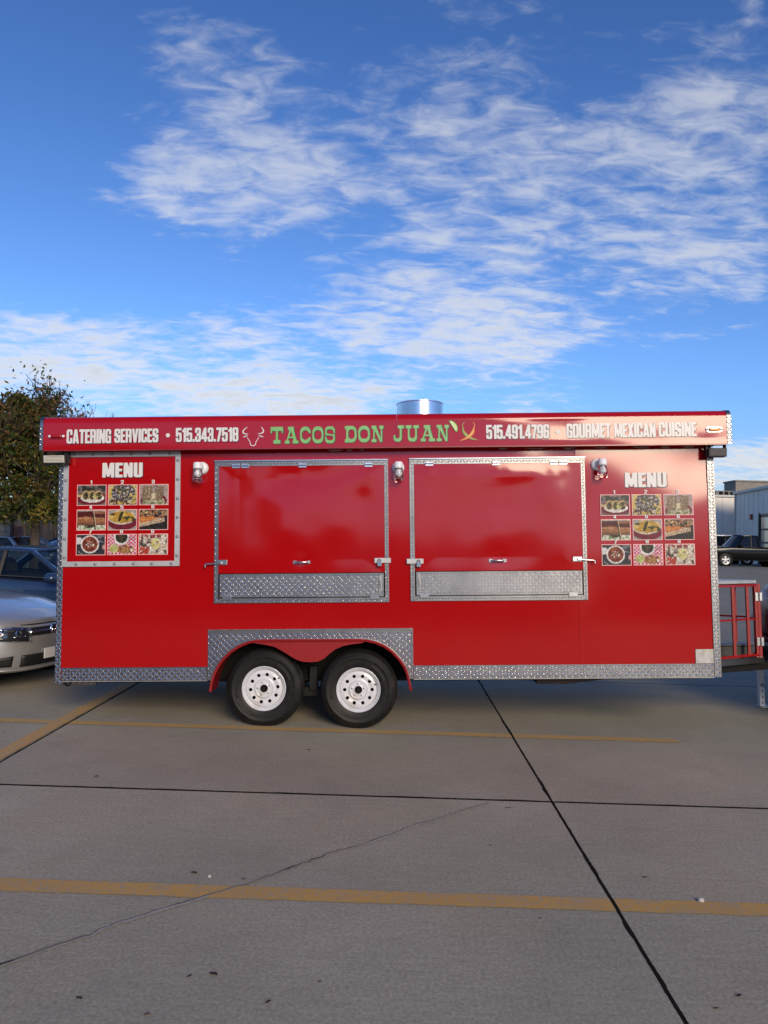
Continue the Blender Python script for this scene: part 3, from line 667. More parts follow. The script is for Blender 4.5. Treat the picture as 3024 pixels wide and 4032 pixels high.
# sealant smears along the joint under the canopy
for x, w in ((.15,.16),(.33,.06),(.45,.05),(1.72,.10),(1.95,.22),(2.30,.14),(2.60,.12),(2.95,.16),(3.2,.10),(3.4,.12)):
    n = 9; mb = MB(); A = [(x+w*i/n, -.0035, 2.512+.004*random.random()) for i in range(n+1)]; B = [(x+w*i/n, -.0045, 2.512-.016*math.sin(math.pi*i/n)*(.5+random.random()*.5)) for i in range(n+1)]
    obj('sealant_smear', mb.add(A+B, [(i,i+1,n+2+i,n+1+i) for i in range(n)]), 'sealant', tr)
# exhaust stack
ex, ez = T(1652, 1600, .75); er = .236
obj('exhaust_stack', MB().lathe([(er,-.35),(er,.0),(er+.004,.004),(er+.004,.012),(er-.004,.014),(er-.006,.0),(er-.006,-.30)], (ex, .75, T(1652,1572,.75-er)[1]-.014), axis='z', n=64), 'stainless', tr, smooth=35)
# --- marker lights
def marker(px0, px1, py0, py1, m, lens):
    x0, z1 = T(px0, py0, -.135); x1, z0 = T(px1, py1, -.135); zc = (z0+z1)/2; h = (z1-z0)/2
    pts = [(x0+h*(1-math.cos(a)), zc+h*math.sin(a)) for a in np.linspace(-math.pi/2, math.pi/2, 7)] + [(x1-h*(1-math.cos(a)), zc+h*math.sin(a)) for a in np.linspace(math.pi/2, -math.pi/2, 7)]
    b = obj('marker_light', MB().prism(pts, -.140, -.132), 'steel' if m == 'amber' else 'red_plastic', tr, bev=.002)
    obj('lens', MB().box(x0+.028, x1-.028, -.158, -.1405, zc-h*.62, zc+h*.62), m, b, bev=.006, seg=3, smooth=50)
    for x in (x0+.015, x1-.015): obj('lens_end', MB().lathe([(.001,-.154),(.008,-.152),(.012,-.146),(.013,-.1405)], (x,0,zc), n=14), lens, b, smooth=50)
marker(190, 256, 1709, 1728, 'red_plastic', 'clear_lens'); marker(2778, 2846, 1680, 1702, 'amber', 'clear_lens')
# --- lettering on the canopy
YL = -.1355
def fascia_text(txt, font, px0, px1, yt0, yt1, yb0, m, shadow=None, gap=.045, name='lettering', sh=(.004,-.004)):
    x0 = T(px0, (yt0+yb0)/2, YL)[0]; x1 = T(px1, (yt0+yb0)/2, YL)[0]
    z1 = (T(px0, yt0, YL)[1]+T(px1, yt1, YL)[1])/2; z0 = z1-(T(px0, yt0, YL)[1]-T(px0, yb0, YL)[1])
    if shadow: obj('letter_outline', text_mb(txt, font, x0, x1, z0, z1, YL+.0010, gap, ox=sh[0], oz=sh[1], grow=.030 if font is IMP else .006), shadow, tr)
    return obj(name, text_mb(txt, font, x0, x1, z0, z1, YL, gap, grow=.012 if font is IMP else -.012), m, tr)
fascia_text('CATERING', IMP, 263, 437, 1692, 1690, 1746, 'white_vinyl', 'letter_shadow')
fascia_text('SERVICES', IMP, 451, 623, 1690, 1687, 1743, 'white_vinyl', 'letter_shadow')
fascia_text('515.343.7518', IMP, 693, 938, 1686, 1683, 1740, 'white_vinyl', 'letter_shadow')
fascia_text('515.491.4796', IMP, 1915, 2162, 1674, 1671, 1728, 'white_vinyl', 'letter_shadow')
fascia_text('GOURMET', IMP, 2231, 2405, 1669, 1667, 1724, 'white_vinyl', 'letter_shadow')
fascia_text('MEXICAN', IMP, 2419, 2581, 1667, 1665, 1722, 'white_vinyl', 'letter_shadow')
fascia_text('CUISINE', IMP, 2594, 2742, 1664, 1662, 1719, 'white_vinyl', 'letter_shadow')
fascia_text('TACOS', WEST, 1065, 1319, 1680, 1678, 1748, 'green_vinyl', 'green_dark', gap=.10, sh=(.005,-.002))
fascia_text('DON', WEST, 1357, 1511, 1676, 1675, 1743, 'green_vinyl', 'green_dark', gap=.10, sh=(.005,-.002))
fascia_text('JUAN', WEST, 1549, 1768, 1674, 1672, 1740, 'green_vinyl', 'green_dark', gap=.10, sh=(.005,-.002))
for px, py in ((661,1714),(2196,1701)):
    x, z = T(px, py, YL); obj('lettering_dot', MB().lathe([(.001,0),(.019,0)], (x, YL, z), n=20), 'white_vinyl', tr)
def decal(name, ops, m, y=YL, parent=tr, res=400, pad=.02):
    xs = []; zs = []
    for o in ops:
        a = o[2:]
        if o[1] in 'Q L'.split(): xs += [p[0] for p in a[0]]; zs += [p[1] for p in a[0]]
        elif o[1] == 'E': xs += [a[0]-a[2], a[0]+a[2]]; zs += [a[1]-a[3], a[1]+a[3]]
        else: xs += [a[0], a[2]]; zs += [a[1], a[3]]
    vs, fs = outline(ops, min(xs)-pad, max(xs)+pad, min(zs)-pad, max(zs)+pad, res)
    return obj(name, MB().add([(a, y, b) for a, b in vs], fs), m, parent)
zb = lambda a, b: T(900+a*.6329, 1540+b*.6329, YL)
k = .0016
bull = [('+','L',[zb(*p) for p in [(118,224),(102,234),(90,248),(90,260),(104,266),(122,266)]], [k*1.2,k*2.6,k*3.4,k*3.4,k*2.8,k*1]),
        ('+','L',[zb(*p) for p in [(203,222),(211,232),(218,246),(215,257),(202,263),(182,265)]], [k*1.2,k*2.4,k*3.4,k*3.4,k*2.8,k*1]),
        ('+','L',[zb(*p) for p in [(88,286),(102,282),(118,274)]], [k*.8,k*3.2,k*1.6]), ('+','L',[zb(*p) for p in [(219,286),(205,282),(188,274)]], [k*.8,k*3.2,k*1.6]),
        ('+','L',[zb(*p) for p in [(114,284),(124,301),(131,311),(135,322),(136,333),(143,339),(160,339),(167,333),(169,321),(174,309),(182,299),(190,284)]], [k*1.1,k*1.8,k*2.0,k*2,k*2.2,k*2.4,k*2.4,k*2.2,k*2,k*2,k*1.8,k*1.1])]
decal('bull_emblem', bull, 'white_vinyl')
zc_ = lambda a, b: T(900+a*.6329, 1540+b*.6329, YL-.0008)
lw = decal('lime_emblem', [('+','Q',[zb(*p) for p in [(1369,184),(1385,182),(1402,190),(1417,204),(1426,222),(1427,240),(1421,255),(1412,252)]])], 'lime_rind')
decal('lime_flesh', [('+','Q',[zb(*p) for p in [(1374,188),(1386,187),(1400,194),(1413,208),(1421,224),(1421,240),(1418,249),(1411,246)]]),
      ('-','L',[zb(1392,214),zb(1408,200)],[.0012]*2),('-','L',[zb(1396,222),zb(1422,220)],[.0012]*2),('-','L',[zb(1403,232),zb(1422,240)],[.0012]*2)], 'lime_pale', YL-.0008, lw)
ch = decal('chili_emblem', [('+','L',[zb(*p) for p in [(1455,232),(1460,248),(1472,266),(1488,282),(1510,294),(1534,300),(1553,305)]], [.002,.009,.013,.012,.009,.005,.001]), ('+','L',[zb(*p) for p in [(1462,232),(1455,218),(1458,204),(1466,194)]], [.005,.0028,.0028,.0024])], 'chili_green')
decal('chili_emblem', [('+','L',[zb(*p) for p in [(1526,226),(1524,244),(1516,262),(1500,280),(1478,294),(1456,303),(1438,308)]], [.004,.010,.013,.012,.008,.005,.001]), ('+','L',[zb(*p) for p in [(1526,228),(1531,214),(1528,204),(1521,193)]], [.005,.003,.0028,.0024])], 'chili_orange', YL-.0008)
decal('chili_shine', [('+','L',[zb(*p) for p in [(1521,240),(1512,260),(1496,278),(1470,294)]], [.002,.004,.004,.001])], 'chili_yellow', YL-.0016, ch)
# --- printed dishes
PIC = {}
def blobs(u, v, s, seed): return vnoise(u*s, v*s*.7, seed)
def paint(k):
    nx, ny = 66, 46; u, v = np.meshgrid(np.linspace(0,1,nx), np.linspace(0,1,ny)); c = np.zeros((ny, nx, 3))
    def put(m, col, soft=None): c[...] = np.where(m[...,None], np.array(col), c)
    def el(cx, cy, rx, ry): return np.hypot((u-cx)/rx, (v-cy)/ry) < 1
    n1, n2, n3 = blobs(u,v,9,k), blobs(u,v,17,k+20), blobs(u,v,26,k+40)
    if k == 1:
        c[...] = (.16,.13,.12); put((v > .72)&(n1 > .45), (.03,.035,.025)); put(el(.5,.34,.56,.36), (.16,.012,.022)); put(el(.53,.36,.42,.24), (.75,.72,.66))
        for x in (.3,.52,.74): put(el(x,.50,.15,.24), (.50,.36,.16)); put(el(x+.02,.46,.115,.19)&(n2 > .25), (.035,.035,.015)); put(el(x+.02,.46,.10,.17)&(n3 > .7), (.32,.26,.10))
        put(el(.62,.42,.06,.09), (.52,.50,.16)); put(el(.08,.48,.09,.07), (.6,.45,.2))
    elif k == 2:
        c[...] = (.62,.45,.10); put(n1 > .62, (.48,.42,.26)); put(el(.52,.62,.42,.50)&(n2 > .22), (.07,.055,.06)); put(el(.52,.6,.4,.48)&(n3 > .6), (.26,.22,.28)); put(el(.5,.55,.4,.45)&(n2 > .72), (.06,.09,.03)); put((v < .3)&(n2 > .5), (.10,.05,.03)); put((n3 > .80), (.62,.58,.50))
    elif k == 3:
        c[...] = (.42,.33,.30); put(v > .62, (.36,.29,.26)); put(el(.5,.20,.47,.40), (.20,.02,.045)); put(el(.5,.14,.40,.30), (.46,.44,.30)); put(el(.5,.14,.38,.26)&(n2 > .5), (.20,.22,.08))
        for x in (.26,.66): put((np.abs(u-x-.1*(v-.5)) < .13+.06*n1)&(v > .2)&(v < .92)&(n1+.4*n2 > .35), (.22,.15,.09)); put((np.abs(u-x) < .12)&(v > .25)&(v < .85)&(n3 > .62), (.40,.32,.20))
        put((u > .43)&(u < .54)&(v > .28)&(v < .56), (.62,.58,.36))
    elif k == 4:
        c[...] = (.10,.018,.015); put((v > .26)&(v < .62+.05*np.sin(u*5)), (.34,.15,.065)); put((v > .26)&(v < .36), (.22,.09,.04)); put((v > .55)&(v < .62)&(n1 > .4), (.45,.22,.10)); put((v > .8)&(u > .55), (.30,.12,.07)); put(v < .26, (.05,.04,.03)); put((v < .24)&(n1 > .42), (.62,.64,.52)); put((v < .2)&(n2 > .66), (.25,.35,.12))
        put(np.abs(u-.60-.1*(.5-v)) < .02, (.02,.015,.01)); put(np.abs(u-.635-.1*(.5-v)) < .014, (.62,.46,.28)); put(v > .94, (.48,.42,.36))
    elif k == 5:
        c[...] = (.36,.32,.29); put(el(.5,.42,.54,.45), (.17,.012,.03)); put(el(.48,.62,.50,.36), (.66,.60,.50)); put(el(.48,.64,.47,.31), (.52,.31,.05)); put(el(.48,.66,.45,.28)&(n1 > .55), (.62,.44,.12))
        put(el(.70,.52,.26,.15)&(n1 > .3), (.035,.055,.015)); put((np.abs(u-.42-.25*(v-.6)) < .055)&(v > .42)&(v < .9), (.04,.035,.012)); put(el(.15,.78,.1,.05), (.06,.05,.02)); put(v > .95, (.4,.36,.34))
    elif k == 6:
        c[...] = (.025,.02,.018); put((v > .62)&(v < .97)&(n2 > .38), (.28,.13,.06)); put((v > .7)&(n3 > .68), (.55,.40,.22)); m = (v > .12+.3*u)&(v < .66-.08*u)&(u < .9); put(m, (.60,.20,.045)); put(m&(n2 > .62), (.66,.30,.10)); m2 = m&(v < .16+.34*u+.12+.1*n1); put(m2, (.60,.46,.30)); put(m2&(n3 > .5), (.30,.14,.08)); put(m2&(n3 > .74), (.72,.66,.52))
    elif k == 7:
        c[...] = (.035,.035,.042); put((u > .6)&(v > .6)&(n2 > .55), (.16,.17,.20)); put(el(.06,.70,.15,.18), (.62,.62,.60)); put(el(.47,.52,.33,.46), (.72,.69,.63)); put(el(.47,.52,.275,.385), (.17,.035,.022)); put(el(.47,.52,.27,.38)&(n2 > .62), (.30,.08,.035)); put(el(.47,.52,.16,.16)&(n3 > .55), (.70,.66,.58)); put(el(.98,.38,.07,.13), (.55,.30,.30)); put((v < .2)&(u < .2)&(n3 > .7), (.4,.4,.4))
    elif k == 8:
        g = (np.floor(u*15)+np.floor(v*11)) % 2 == 0; c[...] = (.72,.55,.56); put(g, (.62,.06,.16)); put(el(.48,.86,.27,.40), (.74,.72,.68)); put(el(.48,.88,.215,.31), (.028,.028,.018)); put(el(.48,.88,.2,.28)&(n2 > .6), (.08,.06,.03))
        put(el(.22,.30,.17,.22)&(n2 > .2), (.46,.50,.16)); put(el(.64,.26,.30,.23)&(n1 > .25), (.42,.22,.07)); put(el(.64,.26,.30,.22)&(n3 > .64), (.16,.07,.03)); put(el(.85,.22,.06,.07), (.7,.66,.55))
    else:
        c[...] = (.34,.20,.13); put(n1 > .55, (.48,.36,.26)); put(n2 > .55, (.58,.54,.44)); put(n3 > .66, (.70,.66,.56)); put((n1 < .32)&(n2 < .6), (.10,.06,.05)); put((v < .36)&(u < .34)&(n2 < .6), (.46,.06,.04)); put(el(.58,.52,.17,.26)&(n2 > .3), (.62,.60,.22)); put((v > .8)&(n2 < .45), (.30,.05,.05))
    c *= .78; c *= (.55+.85*blobs(u,v,30,k+60))[...,None]; c += (.05*(blobs(u,v,40,k+80)-.5))[...,None]*np.array([1,.8,.6]); c = np.clip(c, .004, .8); c *= (.9+.2*n1)[...,None]
    return c
for k_ in range(1, 10):
    c = paint(k_); ny, nx, _ = c.shape; me = bpy.data.meshes.new('menu_picture')
    V = [(i/(nx-1)-.5, 0, j/(ny-1)-.5) for j in range(ny) for i in range(nx)]
    me.from_pydata(V, [], [(j*nx+i, j*nx+i+1, (j+1)*nx+i+1, (j+1)*nx+i) for j in range(ny-1) for i in range(nx-1)])
    a = me.color_attributes.new('Col', 'FLOAT_COLOR', 'POINT'); a.data.foreach_set('color', np.concatenate([c.reshape(-1,3), np.ones((nx*ny,1))], 1).ravel().astype(np.float32))
    me.materials.append(MATS['print']); PIC[k_] = me
DISH = ['three tacos on a white oval plate','nachos heaped with purple onion','two tall stuffed rolls on lettuce','toasted sandwich cut in two','yellow omelette on a maroon plate','folded quesadilla wedge','bowl of red soup','basket of food on pink gingham paper','shredded salad with white cheese']
def menu(xg, zg, w, h, y, m_px, word_z, where):
    for r_ in range(3):
        for q in range(3):
            k_ = r_*3+q+1; x, z = xg[q], zg[r_]
            b = obj('menu_picture', MB().box(x, x+w, y-.0012, y+.0012, z-h, z), 'print_border', tr)
            b['label'] = 'menu photo ' + DISH[k_-1] + where
            o = bpy.data.objects.new('picture_print', PIC[k_]); COL.objects.link(o); o.parent = b; o.location = (x+w/2, y-.0022, z-h/2); o.scale = (w-.012, 1, h-.012)
            hh = .034; ww = .027 if k_ != 1 else .018
            obj('numeral', text_mb(str(k_), IMP, x+w/2-ww/2-.006, x+w/2+ww/2-.006, z+.006, z+.006+hh, y-.002), 'white_vinyl', b)
    x0, x1, z0, z1 = m_px
    obj('letter_outline', text_mb('MENU', IMP, x0, x1, z0, z1, y-.0010, .07, ox=.007, oz=-.007, grow=.026), 'letter_shadow', tr)
    obj('lettering', text_mb('MENU', IMP, x0, x1, z0, z1, y-.0020, .09, grow=.022), 'white_vinyl', tr)
# framed menu board
fx0, fx1, fz0, fz1 = -2.270, -1.193, 1.461, 2.514; fw = .047
obj('menu_board', MB().box(fx0+.02, fx1-.02, -.010, -.0045, fz0+.02, fz1-.02), 'red_vinyl', tr)
def bar(name, poly):
    return obj(name, MB().prism(poly, -.018, -.0105), 'alu_flat', tr, bev=.001, seg=1)
e = .0006
bars = [bar('frame_bar', [(fx0,fz0+e),(fx0+fw,fz0+fw+e),(fx0+fw,fz1-fw-e),(fx0,fz1-e)]), bar('frame_bar', [(fx1,fz0+e),(fx1-fw,fz0+fw+e),(fx1-fw,fz1-fw-e),(fx1,fz1-e)]),
        bar('frame_bar', [(fx0+e,fz0),(fx1-e,fz0),(fx1-fw-e,fz0+fw),(fx0+fw+e,fz0+fw)]), bar('frame_bar', [(fx0+e,fz1),(fx1-e,fz1),(fx1-fw-e,fz1-fw),(fx0+fw+e,fz1-fw)])]
z1_ = lambda a, b: T(a*.4822, 1400+b*.4822)
riv = None
def rivet(x, z, par):
    global riv
    if riv is None: riv = obj('rivet', MB().lathe([(.001,-.0115),(.008,-.0105),(.0125,-.007),(.0145,0)], n=12), 'rivet', par, smooth=60); o = riv
    else: o = riv.copy(); COL.objects.link(o); o.parent = par
    o.location = (x, -.018, z)
for y_ in (1022,1180,1338,1497,1650): rivet(fx0+fw*.5, z1_(540,y_)[1], bars[0])
for y_ in (857,1012,1168,1322,1478,1633): rivet(fx1-fw*.5, z1_(1450,y_)[1], bars[1])
for x_ in (628,783,940,1095,1245,1403): rivet(z1_(x_,1700)[0], fz0+fw*.5, bars[2])
for x_ in (615,768,922,1077,1230,1390): rivet(z1_(x_,803)[0], fz1-fw*.5, bars[3])
menu((-2.143,-1.857,-1.572), (2.211,1.983,1.757), .270, .192, -.0118, (*[T(p,1850)[0] for p in (407,562)], T(480,1879)[1], T(480,1824)[1]), 0, ' on the framed menu board')
menu((2.642,2.928,3.216), (2.078,1.853,1.625), .268, .193, -.0062, (*[T(p,1890)[0] for p in (2461,2622)], T(2540,1917)[1], T(2540,1862)[1]), 0, ' on the bare red wall')
# --- serving hatches
def hatch(x0, x1, z0, zp, z1, hinges, handle, latchL, latchR, lockside, seed):
    fl, ft, fr, fb = .040, .044, .036, .046
    tread('hatch_trim', x0, x0+fl, z0, z1-ft-.001, -.006, t=.010); tread('hatch_trim', x1-fr, x1, z0, z1-ft-.001, -.006, t=.010)
    tp = tread('hatch_trim', x0, x1, z1-ft, z1, -.006, t=.012)
    obj('drip_cap', MB().box(x0-.002, x1+.002, -.034, -.004, z1+.0005, z1+.010), 'steel', tr, bev=.001, seg=1)
    tread('hatch_trim', x0+fl+.001, x1-fr-.001, z0, z0+fb-.001, -.006, t=.010)
    xa, xb, za, zb_ = x0+fl+.002, x1-fr-.002, zp+.004, z1-ft-.002
    def fn(u, v):
        x, z = xa+(xb-xa)*u, za+(zb_-za)*v
        top = max(0, v-.55)/.45; ed = min(1, 8*min(u, 1-u, v, 1-v))
        d = float(wave(x*1.0, z*1.0, seed, .0120)) * (.30+.70*v) + top*.0036*float(vnoise(x*6+seed, z*6, seed+2)-.5)*2
        d += .0045*math.exp(-((u-.5)/.05)**2-((v-.12)/.07)**2) - .003*math.exp(-((u-.5)/.16)**2-((v-.32)/.2)**2)
        for hx in hinges: d -= .003*math.exp(-((x-hx)/.05)**2-((v-.96)/.07)**2)
        return (x, -.021+d*ed, z)
    mb = MB().grid(fn, 110, 80); hp = obj('hatch_panel', mb, 'red_vinyl', tr, smooth=60)
    obj('hatch_edge', MB().box(xa, xb, -.018, -.004, za, za+.003).box(xa, xa+.003, -.018, -.004, za+.004, zb_).box(xb-.003, xb, -.018, -.004, za+.004, zb_), 'alu_flat', hp)
    for hx in hinges:
        h_ = obj('hinge', MB().box(hx-.036, hx+.036, -.030, -.020, z1-ft-.018, z1-ft-.002).box(hx-.036, hx+.036, -.030, -.020, z1-ft+.006, z1-ft+.022), 'steel', hp, bev=.0015, seg=1)
        obj('hinge', MB().tube([(hx-.036,-.032,z1-ft+.002),(hx+.036,-.032,z1-ft+.002)], .0055, 8), 'steel', hp, smooth=40)
    hx, hz = handle
    obj('handle', MB().tube([(hx-.058,-.022,hz),(hx-.056,-.052,hz),(hx-.040,-.062,hz),(hx+.040,-.062,hz),(hx+.056,-.052,hz),(hx+.058,-.022,hz)], .0085, 10).box(hx-.078, hx-.046, -.028, -.0205, hz-.014, hz+.014).box(hx+.046, hx+.078, -.028, -.0205, hz-.014, hz+.014), 'steel', hp, smooth=45)
    for (la, lb, lz, rod) in (latchL, latchR):
        o = obj('latch', MB().box(la, lb, -.034, -.0225, lz-.022, lz+.024), 'alu_flat' if rod == 0 else 'steel', hp, bev=.003)
        if rod:
            r0, r1 = (la-.015, rod) if rod < la else (lb+.015, rod)
            obj('bolt_rod', MB().tube([((la+lb)/2,-.042,lz-.004),(r1,-.042,lz-.012),(r1+(.006 if r1 > lb else -.006),-.042,lz-.020),(r1+(.006 if r1 > lb else -.006),-.042,lz-.042)], .0075, 10), 'steel', hp, smooth=45)
        else:
            cxk = la+.045 if lockside > 0 else lb-.045
            obj('padlock', MB().box(cxk-.020, cxk+.020, -.062, -.036, lz-.052, lz-.014), 'stainless', hp, bev=.004)
            obj('shackle', MB().tube([(cxk-.012,-.049,lz-.014),(cxk-.012,-.049,lz+.004),(cxk,-.049,lz+.014),(cxk+.012,-.049,lz+.004),(cxk+.012,-.049,lz-.014)], .0045, 8), 'steel', hp, smooth=45)
    # shelf flap below the panel
    sa, sb, s0, s1 = x0+fl+.012, x1-fr-.012, z0+fb+.006, zp-.002
    obj('flap_recess', MB().box(x0+fl+.001, x1-fr-.001, -.006, -.002, z0+fb, zp+.002), 'under', tr)
    fl_ = tread('shelf_flap', sa, sb, s0, s1, -.008, t=.010)
    lx = sb-.028 if lockside > 0 else sa+.028
    obj('flap_latch', MB().box(lx-.012, lx+.012, -.026, -.0215, s0+.05, s1-.02).tube([(lx,-.030,s0+.07),(lx,-.036,s0+.12),(lx,-.030,s1-.06)], .006, 8), 'galv', fl_, smooth=45)
    obj('flap_edge', MB().box(lx+.018*lockside-.003, lx+.018*lockside+.003, -.024, -.0185, s0+.002, s1-.002), 'steel', fl_)
    for hx in (sa+.07, sb-.085): obj('flap_hinge', MB().box(hx-.04, hx+.04, -.026, -.0185, s0-.022, s0+.020), 'steel', fl_, bev=.0015, seg=1)
    for j, hz_ in enumerate((s0+.06, s1-.05)): pass
Z2 = lambda a, b: T(700+a*.6028, 1540+b*.6028); Z3 = lambda a, b: T(1500+a*.6028, 1540+b*.6028)
hatch(-.878, .713, 1.119, Z2(800,1190)[1], 2.412, [Z2(p,495)[0] for p in (383,443,817,1247)], Z2(812,1118),
      (Z2(258,1120)[0], Z2(327,1120)[0], Z2(290,1120)[1], Z2(190,1120)[0]), (Z2(1285,1107)[0], Z2(1392,1107)[0], Z2(1340,1107)[1], 0), 1, 3.0)
hatch(.908, 2.507, 1.126, Z3(750,1175)[1], 2.416, [Z3(p,480)[0] for p in (315,750,1125,1187)], Z3(760,1107),
      (Z3(168,1112)[0], Z3(277,1112)[0], Z3(220,1112)[1], 0), (Z3(1247,1097)[0], Z3(1310,1097)[0], Z3(1280,1097)[1], Z3(1385,1097)[0]), -1, 9.0)
# --- jelly jar wall lamps
def wall_lamp(px, py, r, dx):
    x, z = T(px, py); b = obj('wall_lamp', MB().lathe([(.001,-.040),(r*.55,-.038),(r*.85,-.030),(r,-.016),(r,-.004)], (x,0,z), n=32), 'lamp_white', tr, smooth=50)
    lx, ly = x+dx, -.085
    obj('arm', MB().tube([(x,-.03,z+.004),(x+dx*.6,-.06,z+.012),(lx,ly,z+.014)], [.03,.028,.026], 12), 'lamp_white', b, smooth=50)
    obj('lamp_cap', MB().lathe([(.001,.034),(.030,.032),(.039,.022),(.041,-.016),(.040,-.026),(.034,-.026)], (lx,ly,z+.012), axis='z', n=24), 'lamp_white', b, smooth=40)
    obj('bulb', MB().lathe([(.012,-.02),(.014,-.042),(.026,-.064),(.028,-.082),(.020,-.100),(.001,-.108)], (lx,ly,z+.012), axis='z', n=20), 'bulb', b, smooth=60)
    obj('glass_jar', MB().lathe([(.036,-.027),(.041,-.04),(.044,-.10),(.043,-.128),(.036,-.142),(.001,-.147)], (lx,ly,z+.012), axis='z', n=24), 'glass', b, smooth=60)
    obj('jar_guard', MB().lathe([(.046,-.118),(.048,-.120),(.046,-.124)], (lx,ly,z+.012), axis='z', n=24), 'red_plastic' if False else 'galv', b, smooth=60)
wall_lamp(797, 1844, .058, -.022); wall_lamp(1568, 1842, .056, .002); wall_lamp(2349, 1830, .056, .030)
# --- flood lamps under the canopy corners
def flood(px0, px1, py0, py1, tilt, lens, d=-.09):
    x0, z1 = T(px0, py0, d); x1, z0 = T(px1, py1, d)
    b = obj('flood_lamp', MB().add([(x0,-.04,z1),(x1,-.04,z1),(x1,-.115-tilt,z1-.01),(x0,-.115-tilt,z1-.01),(x0,-.04,z0),(x1,-.04,z0),(x1,-.115,z0),(x0,-.115,z0)],
            [(0,1,2,3),(4,7,6,5),(3,2,6,7),(0,4,5,1),(0,3,7,4),(1,5,6,2)]), 'plastic_black', tr, bev=.004)
    obj('lamp_lens', MB().add([(x0+.012,-.1185-tilt,z1-.018),(x1-.012,-.1185-tilt,z1-.018),(x1-.012,-.119,z0+.010),(x0+.012,-.119,z0+.010)], [(0,1,2,3)]), lens, b)
    if lens == 'flood_lens':
        for k in range(5):
            f = (k+.5)/5; zz = z1-.02+(z0-z1+.03)*f; obj('lens_rib', MB().tube([(x0+.016,-.121-tilt*(1-f),zz),(x1-.016,-.121-tilt*(1-f),zz)], .0022, 6), 'steel', b)
    obj('bracket', MB().box(x0-.008, x0-.001, -.09, -.03, z0+.01, z1+.035).box(x1+.001, x1+.008, -.09, -.03, z0+.01, z1+.035).box(x0-.008, x1+.008, -.07, -.05, z1+.022, z1+.034), 'plastic_black', b)
flood(174, 264, 1789, 1827, .012, 'flood_lens'); flood(2785, 2858, 1762, 1799, .006, 'flood_lens_dark')
# --- tongue: A-frame, cage, jack
za7 = lambda a, b, d: T(2600+a*.4069, 1900+b*.4069, d)
xn, zt = za7(932, 945, .65); xe = XR+.006
A, Nn, Nf, B = (xe,.30), (xn,.66), (xn,.92), (xe,1.75)
def lerp(p, q, t): return (p[0]+(q[0]-p[0])*t, p[1]+(q[1]-p[1])*t)
def slab(pl, z0, z1): 
    n = len(pl); return MB().add([(x,y,z0) for x,y in pl]+[(x,y,z1) for x,y in pl], [tuple(range(n)), tuple(range(2*n-1,n-1,-1))]+[(i,n+i,n+(i+1)%n,(i+1)%n) for i in range(n)])
ztr = zt-.045
obj('cage_tray', slab([A,Nn,Nf,B], zt-.03, zt), 'alu_flat', tr, bev=.002, seg=1)
zbt = za7(900, 1670, .6)[1]
def railpath(z, t=.028):
    for p, q in ((A,Nn),(Nn,Nf),(Nf,B)):
        obj('cage_rail', MB().tube([(p[0],p[1],z),(q[0],q[1],z)], t*.62, 4), 'red_paint', tr)
railpath(zt-.050); railpath(zbt); railpath(za7(700,1330,.5)[1], .02)
for k_, f in enumerate((.20,.52,.80,.97)):
    p = lerp(A, Nn, f); obj('cage_bar', MB().tube([(*p,zbt),(*p,zt-.05)], .018, 4), 'red_paint', tr)
for f in (.15,.4,.65,.9):
    p = lerp(B, Nf, f); obj('cage_bar', MB().tube([(*p,zbt),(*p,zt-.05)], .016, 4), 'red_paint', tr)
for o_ in (-.020, .012): obj('cage_post', MB().box(xn+o_-.015, xn+o_+.015, .64, .68, zbt-.03, zt-.035), 'red_paint', tr, bev=.003)
for b_ in (1105, 1540):
    z = za7(900,b_,.63)[1]; obj('cage_hinge', MB().box(xn-.028, xn+.036, .628, .6385, z-.040, z+.040).tube([(xn+.006,.626,z-.042),(xn+.006,.626,z+.042)], .007, 8), 'steel', tr)
plat = obj('tongue_platform', slab([(xe,.28),(xn+.03,.62),(xn+.03,1.0),(xe,1.8)], zbt-.075, zbt-.022), 'tread', tr, bev=.002, seg=1)
XC = xn+.95
for p in ((xe-.5,.25),(xe-.5,1.95)): obj('tongue_beam', MB().tube([(p[0],p[1],zbt-.12),(XC,1.12 if p[1] < 1 else 1.16,zbt-.12)], .055, 4), 'black_metal', tr)
obj('coupler', MB().box(XC-.06, XC+.16, 1.08, 1.20, zbt-.14, zbt-.06).tube([(XC+.10,1.14,zbt-.06),(XC+.08,1.14,zbt+.03)], .02, 8), 'black_metal', tr, bev=.01)
obj('battery_box', MB().box(xe+.17, xn-.05, .66, .86, zbt-.018, zbt+.075).box(xe+.16, xn-.04, .65, .87, zbt+.077, zbt+.098), 'plastic_black', tr, bev=.006)
obj('folded_tarp', MB().box(xe+.01, xe+.13, .62, 1.05, zbt-.018, zbt+.07), 'tarp_blue', tr, bev=.012)
# jack: outer tube, drop leg with holes, foot, crank
jw = G(2996, 2783); jl = to_local(jw); jx, jy = jl[0], jl[1]; jz = jl[2]
jk = obj('tongue_jack', MB().box(jx-.030, jx+.030, jy-.03, jy+.03, jz+.40, zbt+.40), 'black_metal', tr, bev=.004)
obj('jack_leg', MB().box(jx-.024, jx+.030, jy-.036, jy+.02, jz+.012, jz+.43), 'lamp_white', jk, bev=.003)
for k_ in range(4): obj('pin_hole', MB().lathe([(.001,-.0385),(.008,-.0385),(.008,-.036)], (jx+.006, jy, jz+.05+k_*.062), n=10), 'under', jk)
obj('pin_clip', MB().tube([(jx-.02,jy-.045,jz+.235),(jx+.01,jy-.048,jz+.255),(jx+.03,jy-.045,jz+.235),(jx+.01,jy-.045,jz+.215)], .006, 6), 'steel', jk)
obj('jack_foot', MB().box(jx-.03, jx+.15, jy-.07, jy+.07, jz+.001, jz+.012), 'galv', jk, bev=.003)
